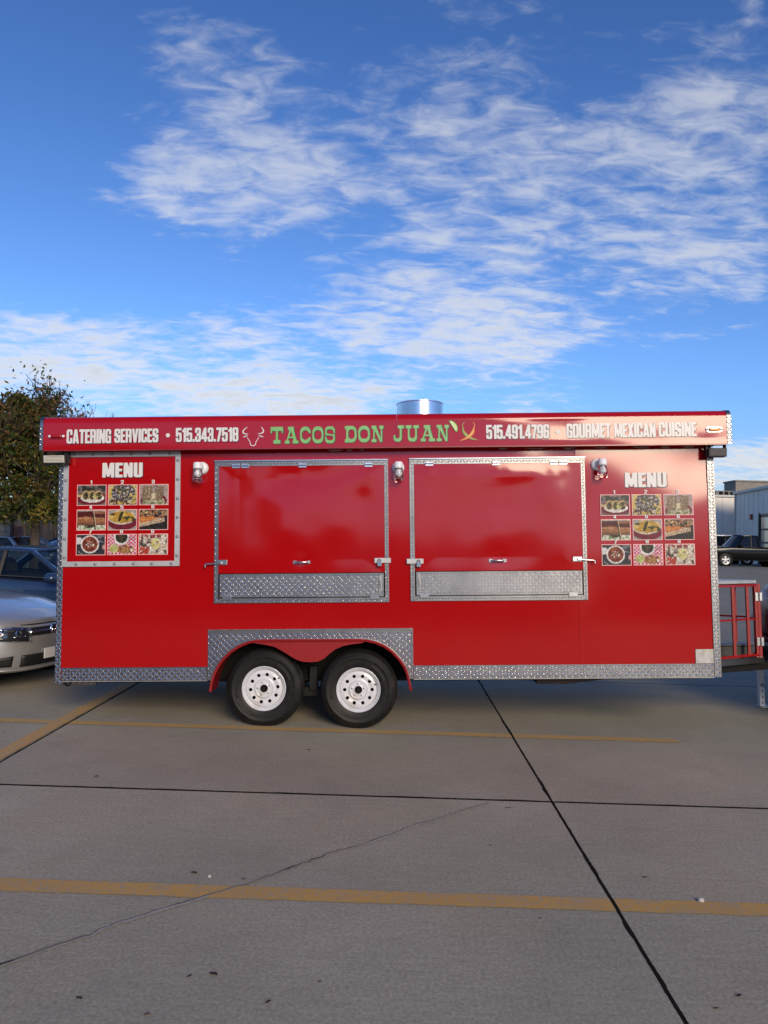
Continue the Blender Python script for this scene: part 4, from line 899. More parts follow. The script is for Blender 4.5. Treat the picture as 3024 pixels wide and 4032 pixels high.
obj('jack_head', MB().lathe([(.001,.05),(.045,.045),(.052,.02),(.052,-.03),(.03,-.035)], (jx-.01, jy, za7(965,1285,jy)[1]), axis='z', n=20), 'lamp_white', jk, smooth=40)
zz = za7(965,1285,jy)[1]
obj('crank_handle', MB().tube([(jx+.03,jy-.02,zz+.01),(jx+.065,jy-.06,zz+.005),(jx+.075,jy-.08,zz-.03),(jx+.085,jy-.09,zz-.25),(jx+.10,jy-.09,zz-.27),(jx+.16,jy-.09,zz-.25)], .008, 8), 'galv', jk, smooth=45)
# ================================================================== vehicles
def glass_mat(name, tint, rough=.02):
    m = bpy.data.materials.new(name); m.use_nodes = True; nt = m.node_tree; L = nt.links.new; nt.nodes.clear()
    o = nt.nodes.new('ShaderNodeOutputMaterial'); mx = nt.nodes.new('ShaderNodeMixShader'); lw_ = nt.nodes.new('ShaderNodeLayerWeight'); lw_.inputs[0].default_value = .5; pw_ = nt.nodes.new('ShaderNodeMath'); pw_.operation = 'POWER'; pw_.inputs[1].default_value = 5; L(lw_.outputs['Facing'], pw_.inputs[0]); fr = nt.nodes.new('ShaderNodeMath'); fr.operation = 'MULTIPLY_ADD'; fr.inputs[1].default_value = .95; fr.inputs[2].default_value = .045; L(pw_.outputs[0], fr.inputs[0])
    t = nt.nodes.new('ShaderNodeBsdfTransparent'); t.inputs[0].default_value = (*tint, 1); g = nt.nodes.new('ShaderNodeBsdfGlossy'); g.inputs['Roughness'].default_value = rough
    L(fr.outputs[0], mx.inputs[0]); L(t.outputs[0], mx.inputs[1]); L(g.outputs[0], mx.inputs[2]); L(mx.outputs[0], o.inputs[0]); MATS[name] = m
glass_mat('car_glass', (.42,.47,.46)); glass_mat('dark_glass', (.10,.11,.12)); glass_mat('lens_glass', (.90,.91,.92))
def paint_mat(name, col, metal=.5, coat=1): mat(name, col, .38, metal, coat=coat, coat_rough=.04, noise=(3, tuple(c*.93 for c in col), .4, .6))
paint_mat('silver_paint', (.45,.46,.48), .6); paint_mat('blue_paint', (.030,.060,.130), .35); mat('black_paint', (.004,.004,.005), .08, spec=.3); paint_mat('white_paint', (.70,.71,.72), 0); paint_mat('truck_red', (.22,.006,.010), 0, .15); paint_mat('dark_paint', (.030,.032,.036), .3); paint_mat('grey_paint', (.32,.34,.36), .5)
mat('chrome', (.85,.85,.86), .08, 1); mat('trim', (.012,.012,.013), .5); mat('seat', (.07,.068,.062), .8); mat('tail_red', (.30,.006,.006), .2, coat=1); mat('headliner', (.30,.29,.26), .9)
mat('plate_white', (.72,.73,.74), .4); mat('alloy', (.58,.58,.58), .3, .8); mat('lamp_refl', (.80,.81,.82), .12, 1)
VK = {
 'sedan': dict(L=4.5, hw=.875, zb=.20, ex=5.0, ey=3.2, top=[(-2.25,.80),(-2.15,.96),(-1.7,1.02),(-.8,.96),(1.0,.93),(1.5,.88),(2.0,.78),(2.25,.70)], crown=.035,
               cab=(1.12,.12,-.95,-1.80,1.43), wt=.60, wb=.80, wheels=(1.38,-1.32), wr=.315, bp=(-.35,), seats=1),
 'pickup': dict(L=5.5, hw=.95, zb=.42, ex=8.0, ey=5.0, top=[(-2.75,1.12),(-.95,1.13),(.9,1.13),(1.3,1.14),(2.4,1.08),(2.75,.96)], crown=.03,
               cab=(1.15,.62,-.25,-.36,1.84), wt=.68, wb=.87, wheels=(1.75,-1.70), wr=.375, bp=(.22,), seats=1),
 'suv': dict(L=5.0, hw=.95, zb=.36, ex=8.0, ey=5.0, top=[(-2.5,1.06),(-.95,1.12),(1.0,1.10),(1.4,1.08),(2.3,1.0),(2.5,.88)], crown=.03,
               cab=(1.15,.45,-2.15,-2.42,1.88), wt=.72, wb=.87, wheels=(1.55,-1.45), wr=.37, bp=(-.10,-1.10), seats=1),
}
def vehicle(kind, name, label, cat, loc, heading, paint, group=None, detail=0, glass='car_glass', name_rim='alloy'):
    K = VK[kind]; L_, hw, zb = K['L'], K['hw'], K['zb']; xs_, zs_ = zip(*K['top'])
    root = thing(name, label, cat, loc, math.atan2(heading[1], heading[0]), group)
    top = lambda x: float(np.interp(x, xs_, zs_))
    lev = [(0,.90),(.06,.955),(.16,.985),(.40,1.0),(.62,1.0),(.82,.992),(.94,.975),(1.0,.945)]
    Nn_ = 96; mb = MB()
    for t, s in lev:
        for k_ in range(Nn_):
            a = 2*math.pi*k_/Nn_; c, q = math.cos(a), math.sin(a)
            x = L_/2*math.copysign(abs(c)**(2/K['ex']), c); y = hw*math.copysign(abs(q)**(2/K['ey']), q)
            sx = 1-(1-s)*.55*(hw*2/L_)*1.6 if t < .5 else 1-(1-s)*.5
            mb.v.append((x*sx, y*s, zb+(top(x)-zb)*t))
    n_l = len(lev)
    for i in range(n_l-1):
        for k_ in range(Nn_): mb.f.append((i*Nn_+k_, i*Nn_+(k_+1)%Nn_, (i+1)*Nn_+(k_+1)%Nn_, (i+1)*Nn_+k_))
    base = (n_l-1)*Nn_; prev = base
    for kk in (.92,.75,.5,.25,0.0):
        st = len(mb.v)
        for k_ in range(Nn_):
            x, y, z = mb.v[base+k_]; mb.v.append((x, y*kk, z+K['crown']*(1-kk*kk)+.012*(kk < .95)))
        for k_ in range(Nn_): mb.f.append((prev+k_, prev+(k_+1)%Nn_, st+(k_+1)%Nn_, st+k_))
        prev = st
    obj('body', mb, paint, root, smooth=45, weld=True)
    obj('floor', MB().box(-L_/2+.3, L_/2-.3, -hw+.12, hw-.12, zb-.06, zb+.02), 'under', root)
    def nose(y, z, end=1):
        t = (z-zb)/(top(end*L_/2)-zb); s = float(np.interp(t, [q[0] for q in lev], [q[1] for q in lev]))
        yy = min(.999, abs(y)/(hw*s)); return end*L_/2*(1-yy**K['ey'])**(1/K['ex'])*(1-(1-s)*.5)
    def patch(nm, y0, y1, z0, z1, eps, m, par=root, end=1, sk=0.0, taper=0.0, nu=10, nv=4):
        def fn(u, v):
            y = y0+(y1-y0)*u; z = z0+(z1-z0)*v*(1-taper*u)+sk*u; return (nose(y, z, end)+end*eps, y, z)
        g = MB().grid(fn, nu, nv); o = obj(nm, g, m, par, smooth=50)
        md = o.modifiers.new('thick', 'SOLIDIFY'); md.thickness = .012; md.offset = 0
        return o
    wb_, wt_, rt_, rb_, zr = K['cab']; yb, yt = K['wb'], K['wt']; zf, zq = top(wb_)+.02, top(rb_)+.02
    # roof
    def rf(u, v):
        x = rt_+(wt_-rt_)*u; y = -yt+2*yt*v; e = (1-(2*v-1)**2); return (x+(.10*e if u > .5 else -.06*e)*abs(2*u-1), y, zr-.06+.06*e**.6+.025*math.sin(math.pi*u))
    r_ = obj('roof', MB().grid(rf, 12, 10), paint, root, smooth=50); md = r_.modifiers.new('thick', 'SOLIDIFY'); md.thickness = .03
    zt_ = zr-.06
    for s in (-1, 1):
        for nm, p, q, w in [('pillar', (wb_-.02, s*yb, zf-.03), (wt_, s*yt, zt_), .038), ('pillar', (rb_+.10, s*yb, zq-.03), (rt_, s*yt, zt_), .06)] + [('pillar', (b, s*yb, top(b)-.01), (b-.06, s*yt, zt_), .040) for b in K['bp']]:
            obj(nm, MB().tube([p, q], [w*1.2, w], 6), paint if w != .040 else 'trim', root)
        obj('roof_rail', MB().tube([(wt_,s*yt,zt_),((wt_+rt_)/2,s*(yt+.015),zt_+.025),(rt_,s*yt,zt_)], .030, 6), paint, root, smooth=50)
        cuts = [wb_-.12] + list(K['bp']) + [rb_+.16]; tcuts = [wt_-.02] + [b-.06 for b in K['bp']] + [rt_+.02]
        for i in range(len(cuts)-1):
            a, b, c, d = cuts[i]-.03, cuts[i+1]+.03, tcuts[i+1]+.03, tcuts[i]-.04
            obj('side_window', MB().add([(a,s*yb,top(a)+.0),(b,s*yb,top(b)+.0),(c,s*(yt+.005),zt_-.01),(d,s*(yt+.005),zt_-.01)], [(0,1,2,3)]), glass, root)
            obj('belt_trim', MB().tube([(a+.1,s*(yb+.012),top(a)+.012),(b-.05,s*(yb+.012),top(b)+.012)], .012, 6), 'trim', root)
    def pane(nm, xb, zb2, xt, end):
        obj(nm, MB().grid(lambda u, v: (xb+(xt-xb)*v+end*.10*(1-(2*u-1)**2)*(1-.4*v), (-1+2*u)*((yb-.02)+(yt-yb)*v), zb2-.01+(zt_-zb2+.02)*v+.03*(1-(2*u-1)**2)*v), 10, 4), glass, root, smooth=60)
    pane('windshield', wb_, zf, wt_, 1); pane('rear_window', rb_+.04, zq, rt_, -1)
    obj('cabin_floor', MB().box(rb_+.05, wb_-.15, -yb+.02, yb-.02, top(0)+.052, top(0)+.060), 'seat', root)
    obj('dashboard', MB().box(wb_-.55, wb_-.08, -yb+.06, yb-.06, zf-.10, zf+.03), 'trim', root, bev=.03)
    for x in (.05, -.85) if kind != 'pickup' else (.62,):
        for s in (-1, 1):
            st_ = obj('seat', MB().box(x-.62, x-.46, s*.38-.24, s*.38+.24, .7, zr-.42), 'seat', root, bev=.05, seg=3)
            obj('head_rest', MB().box(x-.66, x-.55, s*.38-.14, s*.38+.14, zr-.41, zr-.24), 'seat', st_, bev=.04, seg=3)
    for s in (-1, 1):
        mx = wb_-.28
        mi = obj('mirror', MB().lathe([(.001,.10),(.05,.095),(.085,.06),(.095,0),(.09,-.05),(.001,-.055)], (0,0,0), axis='x', n=16), paint, root, smooth=50); mi.location = (mx, s*(hw+.09), top(mx)+.08); mi.scale = (1, 1.15, .85)
        obj('mirror_glass', MB().lathe([(.001,-.058),(.080,-.058)], axis='x', n=16), 'chrome', mi)
        obj('mirror_arm', MB().tube([(0,0,-.05),(.03,-s*.14,-.08)], .025, 6), 'trim', mi)
    # wheels with dark arches
    wr = K['wr']
    for wx in K['wheels']:
        for s in (-1, 1):
            obj('wheel_arch', MB().lathe([(.001,0),(wr+.07,0),(wr+.07,.03*-s)], (wx, s*(hw+.004), wr), n=36), 'under', root)
            w = obj('wheel', MB().lathe([(wr*.62,.0),(wr*.68,-.012),(wr*.86,-.016),(wr*.97,.004),(wr,.03),(wr,.17),(wr*.97,.20),(wr*.6,.21)], n=40), 'rubber', root, smooth=40); w.location = (wx, s*(hw+.012), wr); w.rotation_euler = (0, 0, 0 if s < 0 else math.pi)
            rim = MB().lathe([(wr*.63,.004),(wr*.60,-.006),(wr*.57,.012),(wr*.55,.05),(.05,.06)], n=40)
            ro = obj('rim', rim, 'trim', w, smooth=40)
            sp = MB()
            for k_ in range(5):
                a = 2*math.pi*k_/5+.4; b2 = .26
                sp.add([(.04*math.cos(a-.8),-.002,.04*math.sin(a-.8)),(.04*math.cos(a+.8),-.002,.04*math.sin(a+.8)),(wr*.61*math.cos(a+b2),.0,wr*.61*math.sin(a+b2)),(wr*.61*math.cos(a-b2),.0,wr*.61*math.sin(a-b2))], [(0,1,2,3)])
            sp.lathe([(wr*.56,.0),(wr*.64,-.010),(wr*.645,.01)], n=40).lathe([(.001,-.012),(.055,-.008),(.06,.0)], n=16)
            obj('rim_spokes', sp, name_rim, w)
    # front and rear furniture
    zt0, zl = top(L_/2), zb
    if 'sedan' in kind:
        g = patch('grille', -.36, .36, .585, .665, .010, 'trim', nu=16); patch('grille_bar', -.34, .34, .615, .630, .020, 'chrome', g)
        obj('emblem', MB().lathe([(.045,.0),(.055,.006),(.050,.014),(.040,.012)], (nose(0,.63)+.012,0,.632), axis='x', n=20).box(nose(0,.63)+.02, nose(0,.63)+.030, -.03, -.014, .605, .66).box(nose(0,.63)+.02, nose(0,.63)+.030, .014, .03, .605, .66).box(nose(0,.63)+.02, nose(0,.63)+.030, -.012, .012, .626, .64), 'chrome', root)
        patch('lower_intake', -.42, .42, .265, .385, .010, 'trim', nu=16)
        patch('hood_gap', -.78, .78, .690, .697, .008, 'trim', nu=24, nv=1)
        patch('bumper_lip', -.80, .80, .205, .235, .016, paint, nu=28, nv=2)
        pl = obj('license_plate', MB().box(nose(0,.45)+.012, nose(0,.45)+.022, -.15, .15, .32, .43), 'plate_white', root, bev=.004)
        for s in (-1, 1):
            patch('fog_recess', s*.50, s*.71, .275, .385, .010, 'trim', taper=.25)
            hl = patch('headlight', s*.355, s*.800, .530, .668, .012, 'dark_paint', sk=.028, taper=-.12, nu=14)
            for yy, zz_, r2 in ((s*.47,.618,.036),(s*.585,.622,.047)):
                obj('reflector', MB().lathe([(.001,.004),(r2*.45,.010),(r2*.8,.014),(r2,.026),(r2*1.06,.016)], (nose(yy,zz_)+.010,yy,zz_), axis='x', n=20), 'lamp_refl', hl, smooth=50)
            patch('turn_lamp', s*.70, s*.765, .585, .66, .024, 'amber', hl, nu=5); patch('reflector_band', s*.42, s*.66, .640, .668, .026, 'lamp_refl', hl, sk=.01, nu=10, nv=1); patch('reflector_band', s*.40, s*.52, .572, .588, .026, 'lamp_refl', hl, nu=6, nv=1)
            patch('lens', s*.350, s*.805, .526, .670, .042, 'lens_glass', hl, sk=.028, taper=-.12, nu=14)
            tl = patch('tail_light', s*.45, s*.80, .72, .86, .008, 'tail_red', end=-1, nu=10)
            obj('wiper', MB().tube([(wb_+.02,s*.25-.3,zf+.03),(wb_-.01,s*.25,zf+.05),(wb_+.0,s*.25+.35,zf+.055)], .012, 5), 'trim', root)
        patch('rear_plate', -.16, .16, .66, .76, .01, 'plate_white', end=-1)
    else:
        patch('grille', -.48, .48, .66, .86, .012, 'trim', nu=16)
        patch('front_bumper', -.90, .90, .44, .60, .05, 'chrome' if kind == 'suv' else paint, nu=24)
        patch('rear_bumper', -.88, .88, .46, .60, .07, 'plastic_black', end=-1, nu=24)
        patch('tailgate', -.74, .74, .64, 1.06, .012, paint, end=-1, nu=24)
        for s in (-1, 1):
            patch('headlight', s*.52, s*.86, .70, .86, .014, 'lens_glass'); tl = patch('tail_light', s*.80, s*.915, .70, 1.06, .016, 'tail_red', end=-1, nu=8)
            patch('backup_lamp', s*.81, s*.905, .80, .86, .024, 'plate_white', tl, end=-1, nu=6, nv=1)
            obj('door_handle', MB().box(-.05, .12, s*hw-.01, s*hw+.028, .93, .955), paint, root, bev=.006)
        if kind == 'pickup':
            obj('bed_floor', MB().box(-L_/2+.45, -.48, -hw+.16, hw-.16, 1.165, 1.172), 'under', root)
            obj('cab_rear', MB().add([(rb_-.02,-yb,zq-.05),(rb_-.02,yb,zq-.05),(rt_-.02,yt,zt_),(rt_-.02,-yt,zt_)], [(0,1,2,3)]), 'dark_glass', root)
            obj('bed_rail_cap', MB().box(-L_/2+.5, -.45, -hw+.05, -hw+.12, 1.13, 1.165).box(-L_/2+.5, -.45, hw-.12, hw-.05, 1.13, 1.165), 'plastic_black', root)
    return root
H1 = np.array([.945, -.33]); H1 = H1/np.linalg.norm(H1)
nz_ = at(210, 2478, 8.40)
c_ = nz_[:2] - 2.25*H1
VK['long_sedan'] = dict(VK['sedan'], cab=(.72,-.15,-1.05,-1.85,1.43))
H2 = np.array([.965, -.26]); c_ = nz_[:2] - 2.25*H2/np.linalg.norm(H2)
vehicle('long_sedan', 'parked_car', 'silver sedan parked nose-in just behind the rear corner of the trailer', 'car', (c_[0], c_[1], 0), H2, 'silver_paint', 'cars parked behind the trailer')
mp_ = at(203, 2296, 10.9)[:2]; left = np.array([-H1[1], H1[0]]); c_ = mp_ - .84*H1 + .965*left
vehicle('sedan', 'parked_car', 'dark blue sedan parked beside the silver sedan', 'car', (c_[0], c_[1], 0), H1, 'blue_paint', 'cars parked behind the trailer')
# tow truck whose tail only just shows beside the jack
p = at(2905, 2340, 9.0); vehicle('pickup', 'pickup_truck', 'red pickup truck hitched in front of the food trailer', 'pickup truck', (p[0]+2.78*1.15, p[1]-.95*1.15, 0), (1, 0), 'truck_red').scale = (1.15, 1.15, 1.2)
# far right: black pickup in front of a white utility vehicle
p = at(2851, 2203, 44); vehicle('pickup', 'pickup_truck', 'black pickup truck parked in front of the pale metal building', 'pickup truck', (p[0]+1.75, p[1]+.95, gz(p[0], p[1])-.02), (-1, -.05), 'black_paint', glass='dark_glass')
p = at(2868, 2200, 49); vehicle('suv', 'utility_vehicle', 'white utility vehicle parked behind the black pickup truck', 'car', (p[0]-.25, p[1]+1.0, gz(p[0], p[1])), (-1, 0), 'white_paint', glass='dark_glass')
# far left: two cars beyond the tree
p = at(60, 2150, 27); vehicle('sedan', 'parked_car', 'pale silver car beyond the brick pier, tail towards the trailer', 'car', (p[0]-.6, p[1]+.6, 0), (-.9, .45), 'grey_paint', 'cars parked by the fence')
p = at(235, 2150, 27.5); vehicle('sedan', 'parked_car', 'dark car with red tail lamps parked beyond the leafy tree', 'car', (p[0]+.6, p[1]+1.2, 0), (.55, .85), 'dark_paint', 'cars parked by the fence')
# ================================================================== surroundings
# --- leafy tree at the left, going over to autumn
mat('bark', (.085,.065,.050), .9, noise=(9, (.045,.035,.028), .4, .65, (1,1,.25)), bump=(25, .6, .02)); mat('twig', (.10,.075,.065), .9)
def leaf_mat():
    m = bpy.data.materials.new('foliage'); m.use_nodes = True; nt = m.node_tree; b = nt.nodes['Principled BSDF']
    a = nt.nodes.new('ShaderNodeAttribute'); a.attribute_name = 'Col'; nt.links.new(a.outputs['Color'], b.inputs['Base Color']); b.inputs['Roughness'].default_value = .6; b.inputs['Specular IOR Level'].default_value = .25
    t = nt.nodes.new('ShaderNodeBsdfTranslucent'); nt.links.new(a.outputs['Color'], t.inputs[0]); mx = nt.nodes.new('ShaderNodeMixShader'); mx.inputs[0].default_value = .3
    nt.links.new(b.outputs[0], mx.inputs[1]); nt.links.new(t.outputs[0], mx.inputs[2]); nt.links.new(mx.outputs[0], nt.nodes['Material Output'].inputs[0]); MATS['foliage'] = m
leaf_mat()
def grow(mb, p, d, length, r, depth, tips, rr, spread=.55, up=.12, nseg=4):
    pts = [p]; rs = [r]; q = Vector(p); dd = Vector(d).normalized()
    for i in range(nseg):
        dd = (dd + Vector((rr.gauss(0,.13), rr.gauss(0,.13), rr.gauss(0,.10)+up*.3))).normalized(); q = q + dd*length/nseg; pts.append(tuple(q)); rs.append(r*(1-.5*(i+1)/nseg))
    rs = [max(q, .009) for q in rs]; mb.tube(pts, rs, 7 if r > .04 else 4, cap=False)
    if depth <= 0: tips.append((Vector(pts[-1]), dd)); return
    for k_ in range(3 if depth > 1 else 4):
        t = rr.randint(max(1, nseg-3), nseg); b = Vector(pts[t])
        nd = (dd + Vector((rr.gauss(0,1), rr.gauss(0,1), rr.gauss(.15,.7)))*spread).normalized(); nd.z += up
        grow(mb, tuple(b), nd, length*rr.uniform(.58,.80), rs[t]*.66, depth-1, tips, rr, spread, up, nseg)
    if depth > 0: tips.append((Vector(pts[-1]), dd))
def leafy_tree():
    rr = random.Random(5); bx, by = at(140, 2100, 23)[:2]
    root = thing('leafy_tree', 'broad tree with thinning olive and brown autumn leaves behind the cars', 'tree', (bx, by, 0)); mb = MB(); tips = []
    mb.tube([(0,0,-.1),(.01,0,.5),(-.01,.02,1.3),(-.05,.05,2.0)], [.19,.155,.14,.13], 12, cap=False)
    for a, ln, z in ((0,1.7,1.9),(1.3,1.6,2.0),(2.4,1.7,1.8),(3.5,1.6,2.0),(4.6,1.6,1.9),(5.6,1.5,2.0)):
        grow(mb, (-.04,.04,z), (math.cos(a)*.62-.15, math.sin(a)*.62, .75), ln, .075, 3, tips, rr, .60, .15)
    grow(mb, (-.05,.05,1.95), (-.12,0,1), 1.85, .11, 4, tips, rr, .55, .30); grow(mb, (-.05,.05,2.0), (-.35,.1,1), 1.7, .09, 3, tips, rr, .55, .25)
    obj('trunk', mb, 'bark', root, smooth=60)
    lm = MB(); cols = []
    def leaf(c, s, col):
        n = Vector((rr.gauss(0,1), rr.gauss(0,1), rr.gauss(.3,1))).normalized(); u = n.orthogonal().normalized(); a = rr.uniform(0, 6.28); w = n.cross(u); u, w = u*math.cos(a)+w*math.sin(a), w*math.cos(a)-u*math.sin(a)
        lm.add([c-u*s, c+w*s*.42-n*s*.1, c+u*s, c-w*s*.42-n*s*.1], [(0,1,2,3)]); cols.append(col)
    C0 = Vector((-.5, .1, 3.9))
    def hue(p):
        t = (p.z-2.2)/4.2+rr.gauss(0,.22); q = rr.random()
        if t > .66 and q < .45: return (.15+.06*rr.random(), .085, .035)
        if t > .35 and q < .28: return (.17,.10,.035)
        if q < .20 and t < .4: return (.26,.19,.03)
        return (.034+.04*rr.random(), .052+.04*rr.random(), .013)
    for t, d in tips:
        hgt = (t.z-2.0)/4.5
        for k_ in range(int(rr.uniform(9, 22)*(1.2-.75*max(0,min(1,hgt))))):
            p = t + Vector((rr.gauss(0,.20), rr.gauss(0,.20), rr.gauss(0,.16))); leaf(p, rr.uniform(.05,.095), hue(p))
    # denser hanging clumps round the crown
    cl = []
    for k_ in range(240):
        a = rr.uniform(0, 6.28); zz_ = rr.random()**1.25; z = 2.05+3.6*zz_; R = (1.80*(1-zz_)**.55+.15)*math.sqrt(rr.uniform(.15,1)); cl.append(Vector((-.70+R*math.cos(a), R*math.sin(a), z)))
    for c in cl:
        base = hue(c); rad_ = rr.uniform(.16,.36)
        for k_ in range(int(rr.uniform(45, 110))):
            v = Vector((rr.gauss(0,1), rr.gauss(0,1), rr.gauss(0,.75)))*rad_*.62; p = c+v; h = hue(p); f = .5
            leaf(p, rr.uniform(.05,.10), tuple(base[i]*f+h[i]*(1-f) for i in range(3)))
    me = bpy.data.meshes.new('crown'); me.from_pydata(lm.v, [], lm.f); a = me.color_attributes.new('Col', 'FLOAT_COLOR', 'CORNER')
    a.data.foreach_set('color', np.repeat(np.array([(*c, 1) for c in cols], np.float32), 4, 0).ravel()); me.materials.append(MATS['foliage'])
    o = bpy.data.objects.new('crown', me); COL.objects.link(o); o.parent = root
    print('leaves', len(lm.f))
leafy_tree()
def bare_tree(px, Y, top, seed, label):
    rr = random.Random(seed); b = at(px, 1800, Y); root = thing('bare_tree', label, 'tree', (b[0], b[1], 0), 0, 'leafless trees beyond the trailer'); mb = MB(); tips = []
    k = top/7.2
    mb.tube([(0,0,-.1),(0,.02,1.5*k),(.05,0,2.8*k)], [.16,.13,.11], 10, cap=False)
    for a in range(5): grow(mb, (.05,0,2.7*k), (math.cos(a*1.3)*.5, math.sin(a*1.3)*.5, 1), 1.75*k, .07, 4, tips, rr, .42, .28)
    obj('trunk', mb, 'twig', root, smooth=60)
bare_tree(320, 38, 9.0, 4, 'leafless tree whose twigs rise just above the trailer roof')
bare_tree(190, 31, 8.3, 9, 'leafless tree standing behind the leafy tree')
# --- screen wall: concrete blocks, timber post, brick pier
mat('block', (.34,.30,.25), .9, noise=(6, (.27,.24,.20), .4, .6), bump=(40, .4, .01), vary=.12); mat('mortar', (.20,.18,.16), .95); mat('timber', (.10,.065,.042), .85, noise=(5, (.06,.04,.028), .4, .6, (3,3,.3))); mat('brick', (.26,.085,.055), .85, vary=.22, noise=(8, (.20,.07,.05), .4, .6))
def enclosure():
    a = at(43, 2071, 27); x1 = a[0]; zt = a[2]; y = 27.0
    root = thing('block_wall', 'tan concrete block screen wall behind the blue sedan', 'wall', (x1, y, 0)); bw, bh = .40, .20
    obj('mortar_core', MB().box(-4.0, -.01, .02, .17, 0, zt-.03), 'mortar', root)
    bl = None; rows = int(zt/bh)
    for j in range(rows):
        for i in range(10):
            xo = -bw*(i+1)+(.0 if j % 2 else bw/2)
            w = bw-.012
            if xo+bw > 0: xo, w = -bw/2+.0, bw/2-.012
            o = obj('block', MB().box(xo+.006, xo+w, 0, .19, zt-(j+1)*bh+.006, zt-j*bh-.006), 'block', root, bev=.006, seg=1)
    obj('cap_course', MB().box(-4.0, 0, -.02, .21, zt+.002, zt+.06), 'block', root, bev=.006)
    b0, b1 = at(46, 2071, 26.9)[0], at(57, 2071, 26.9)[0]
    tp = obj('gate_post', MB().box(b0-.0, b1, 26.8, 26.92, 0, zt+.10), 'timber', bev=.006); tag(tp, 'square timber post between the block wall and the brick pier', 'post')
    c0, c1 = at(60, 2072, 26.9)[0], at(80, 2072, 26.9)[0]; w = c1-c0
    pr_ = thing('brick_pier', 'narrow red brick pier at the end of the block wall', 'pier', (c0, 26.8, 0)); obj('mortar_core', MB().box(.006, w-.006, .006, .29, 0, zt), 'mortar', pr_)
    nb = int(zt/.075)
    for j in range(nb):
        z = zt-(j+1)*.075
        for (u0, u1) in (((0,w*.66),(w*.66,w)) if j % 2 else ((0,w*.34),(w*.34,w))): obj('brick', MB().box(u0+.004, u1-.004, 0, .30, z+.004, z+.071), 'brick', pr_)
enclosure()
# --- dark board fence with leaning props
mat('fence_board', (.050,.045,.042), .85, vary=.25, noise=(4, (.035,.032,.030), .4, .6, (4,4,.3)))
def fence():
    y = 34.0; a, b = at(-60, 2040, y), at(300, 2040, y); ztop = a[2]+.55
    root = thing('board_fence', 'dark vertical board fence beyond the tree and far cars', 'fence', (a[0], y, 0)); n = int((b[0]-a[0])/.15)
    bd = None
    for i in range(n):
        if bd is None: o = bd = obj('board', MB().box(.004, .144, 0, .02, 0, 1), 'fence_board', root)
        else: o = bd.copy(); COL.objects.link(o); o.parent = root
        o.location = (i*.15, random.uniform(0,.012), 0); o.scale = (1, 1, ztop+random.uniform(-.02,.02))
    obj('rail', MB().box(0, n*.15, .025, .07, .4, .5).box(0, n*.15, .025, .07, ztop-.5, ztop-.4), 'fence_board', root)
    for px in (95, 175, 215):
        q = at(px, 2100, 33.6); p = obj('leaning_pole', MB().tube([(q[0]+.45,33.4,0),(q[0]-.35,33.95,ztop-.1)], .035, 6), 'timber'); tag(p, 'grey pole leaning against the dark board fence', 'pole', 'poles leaning on the fence')
fence()
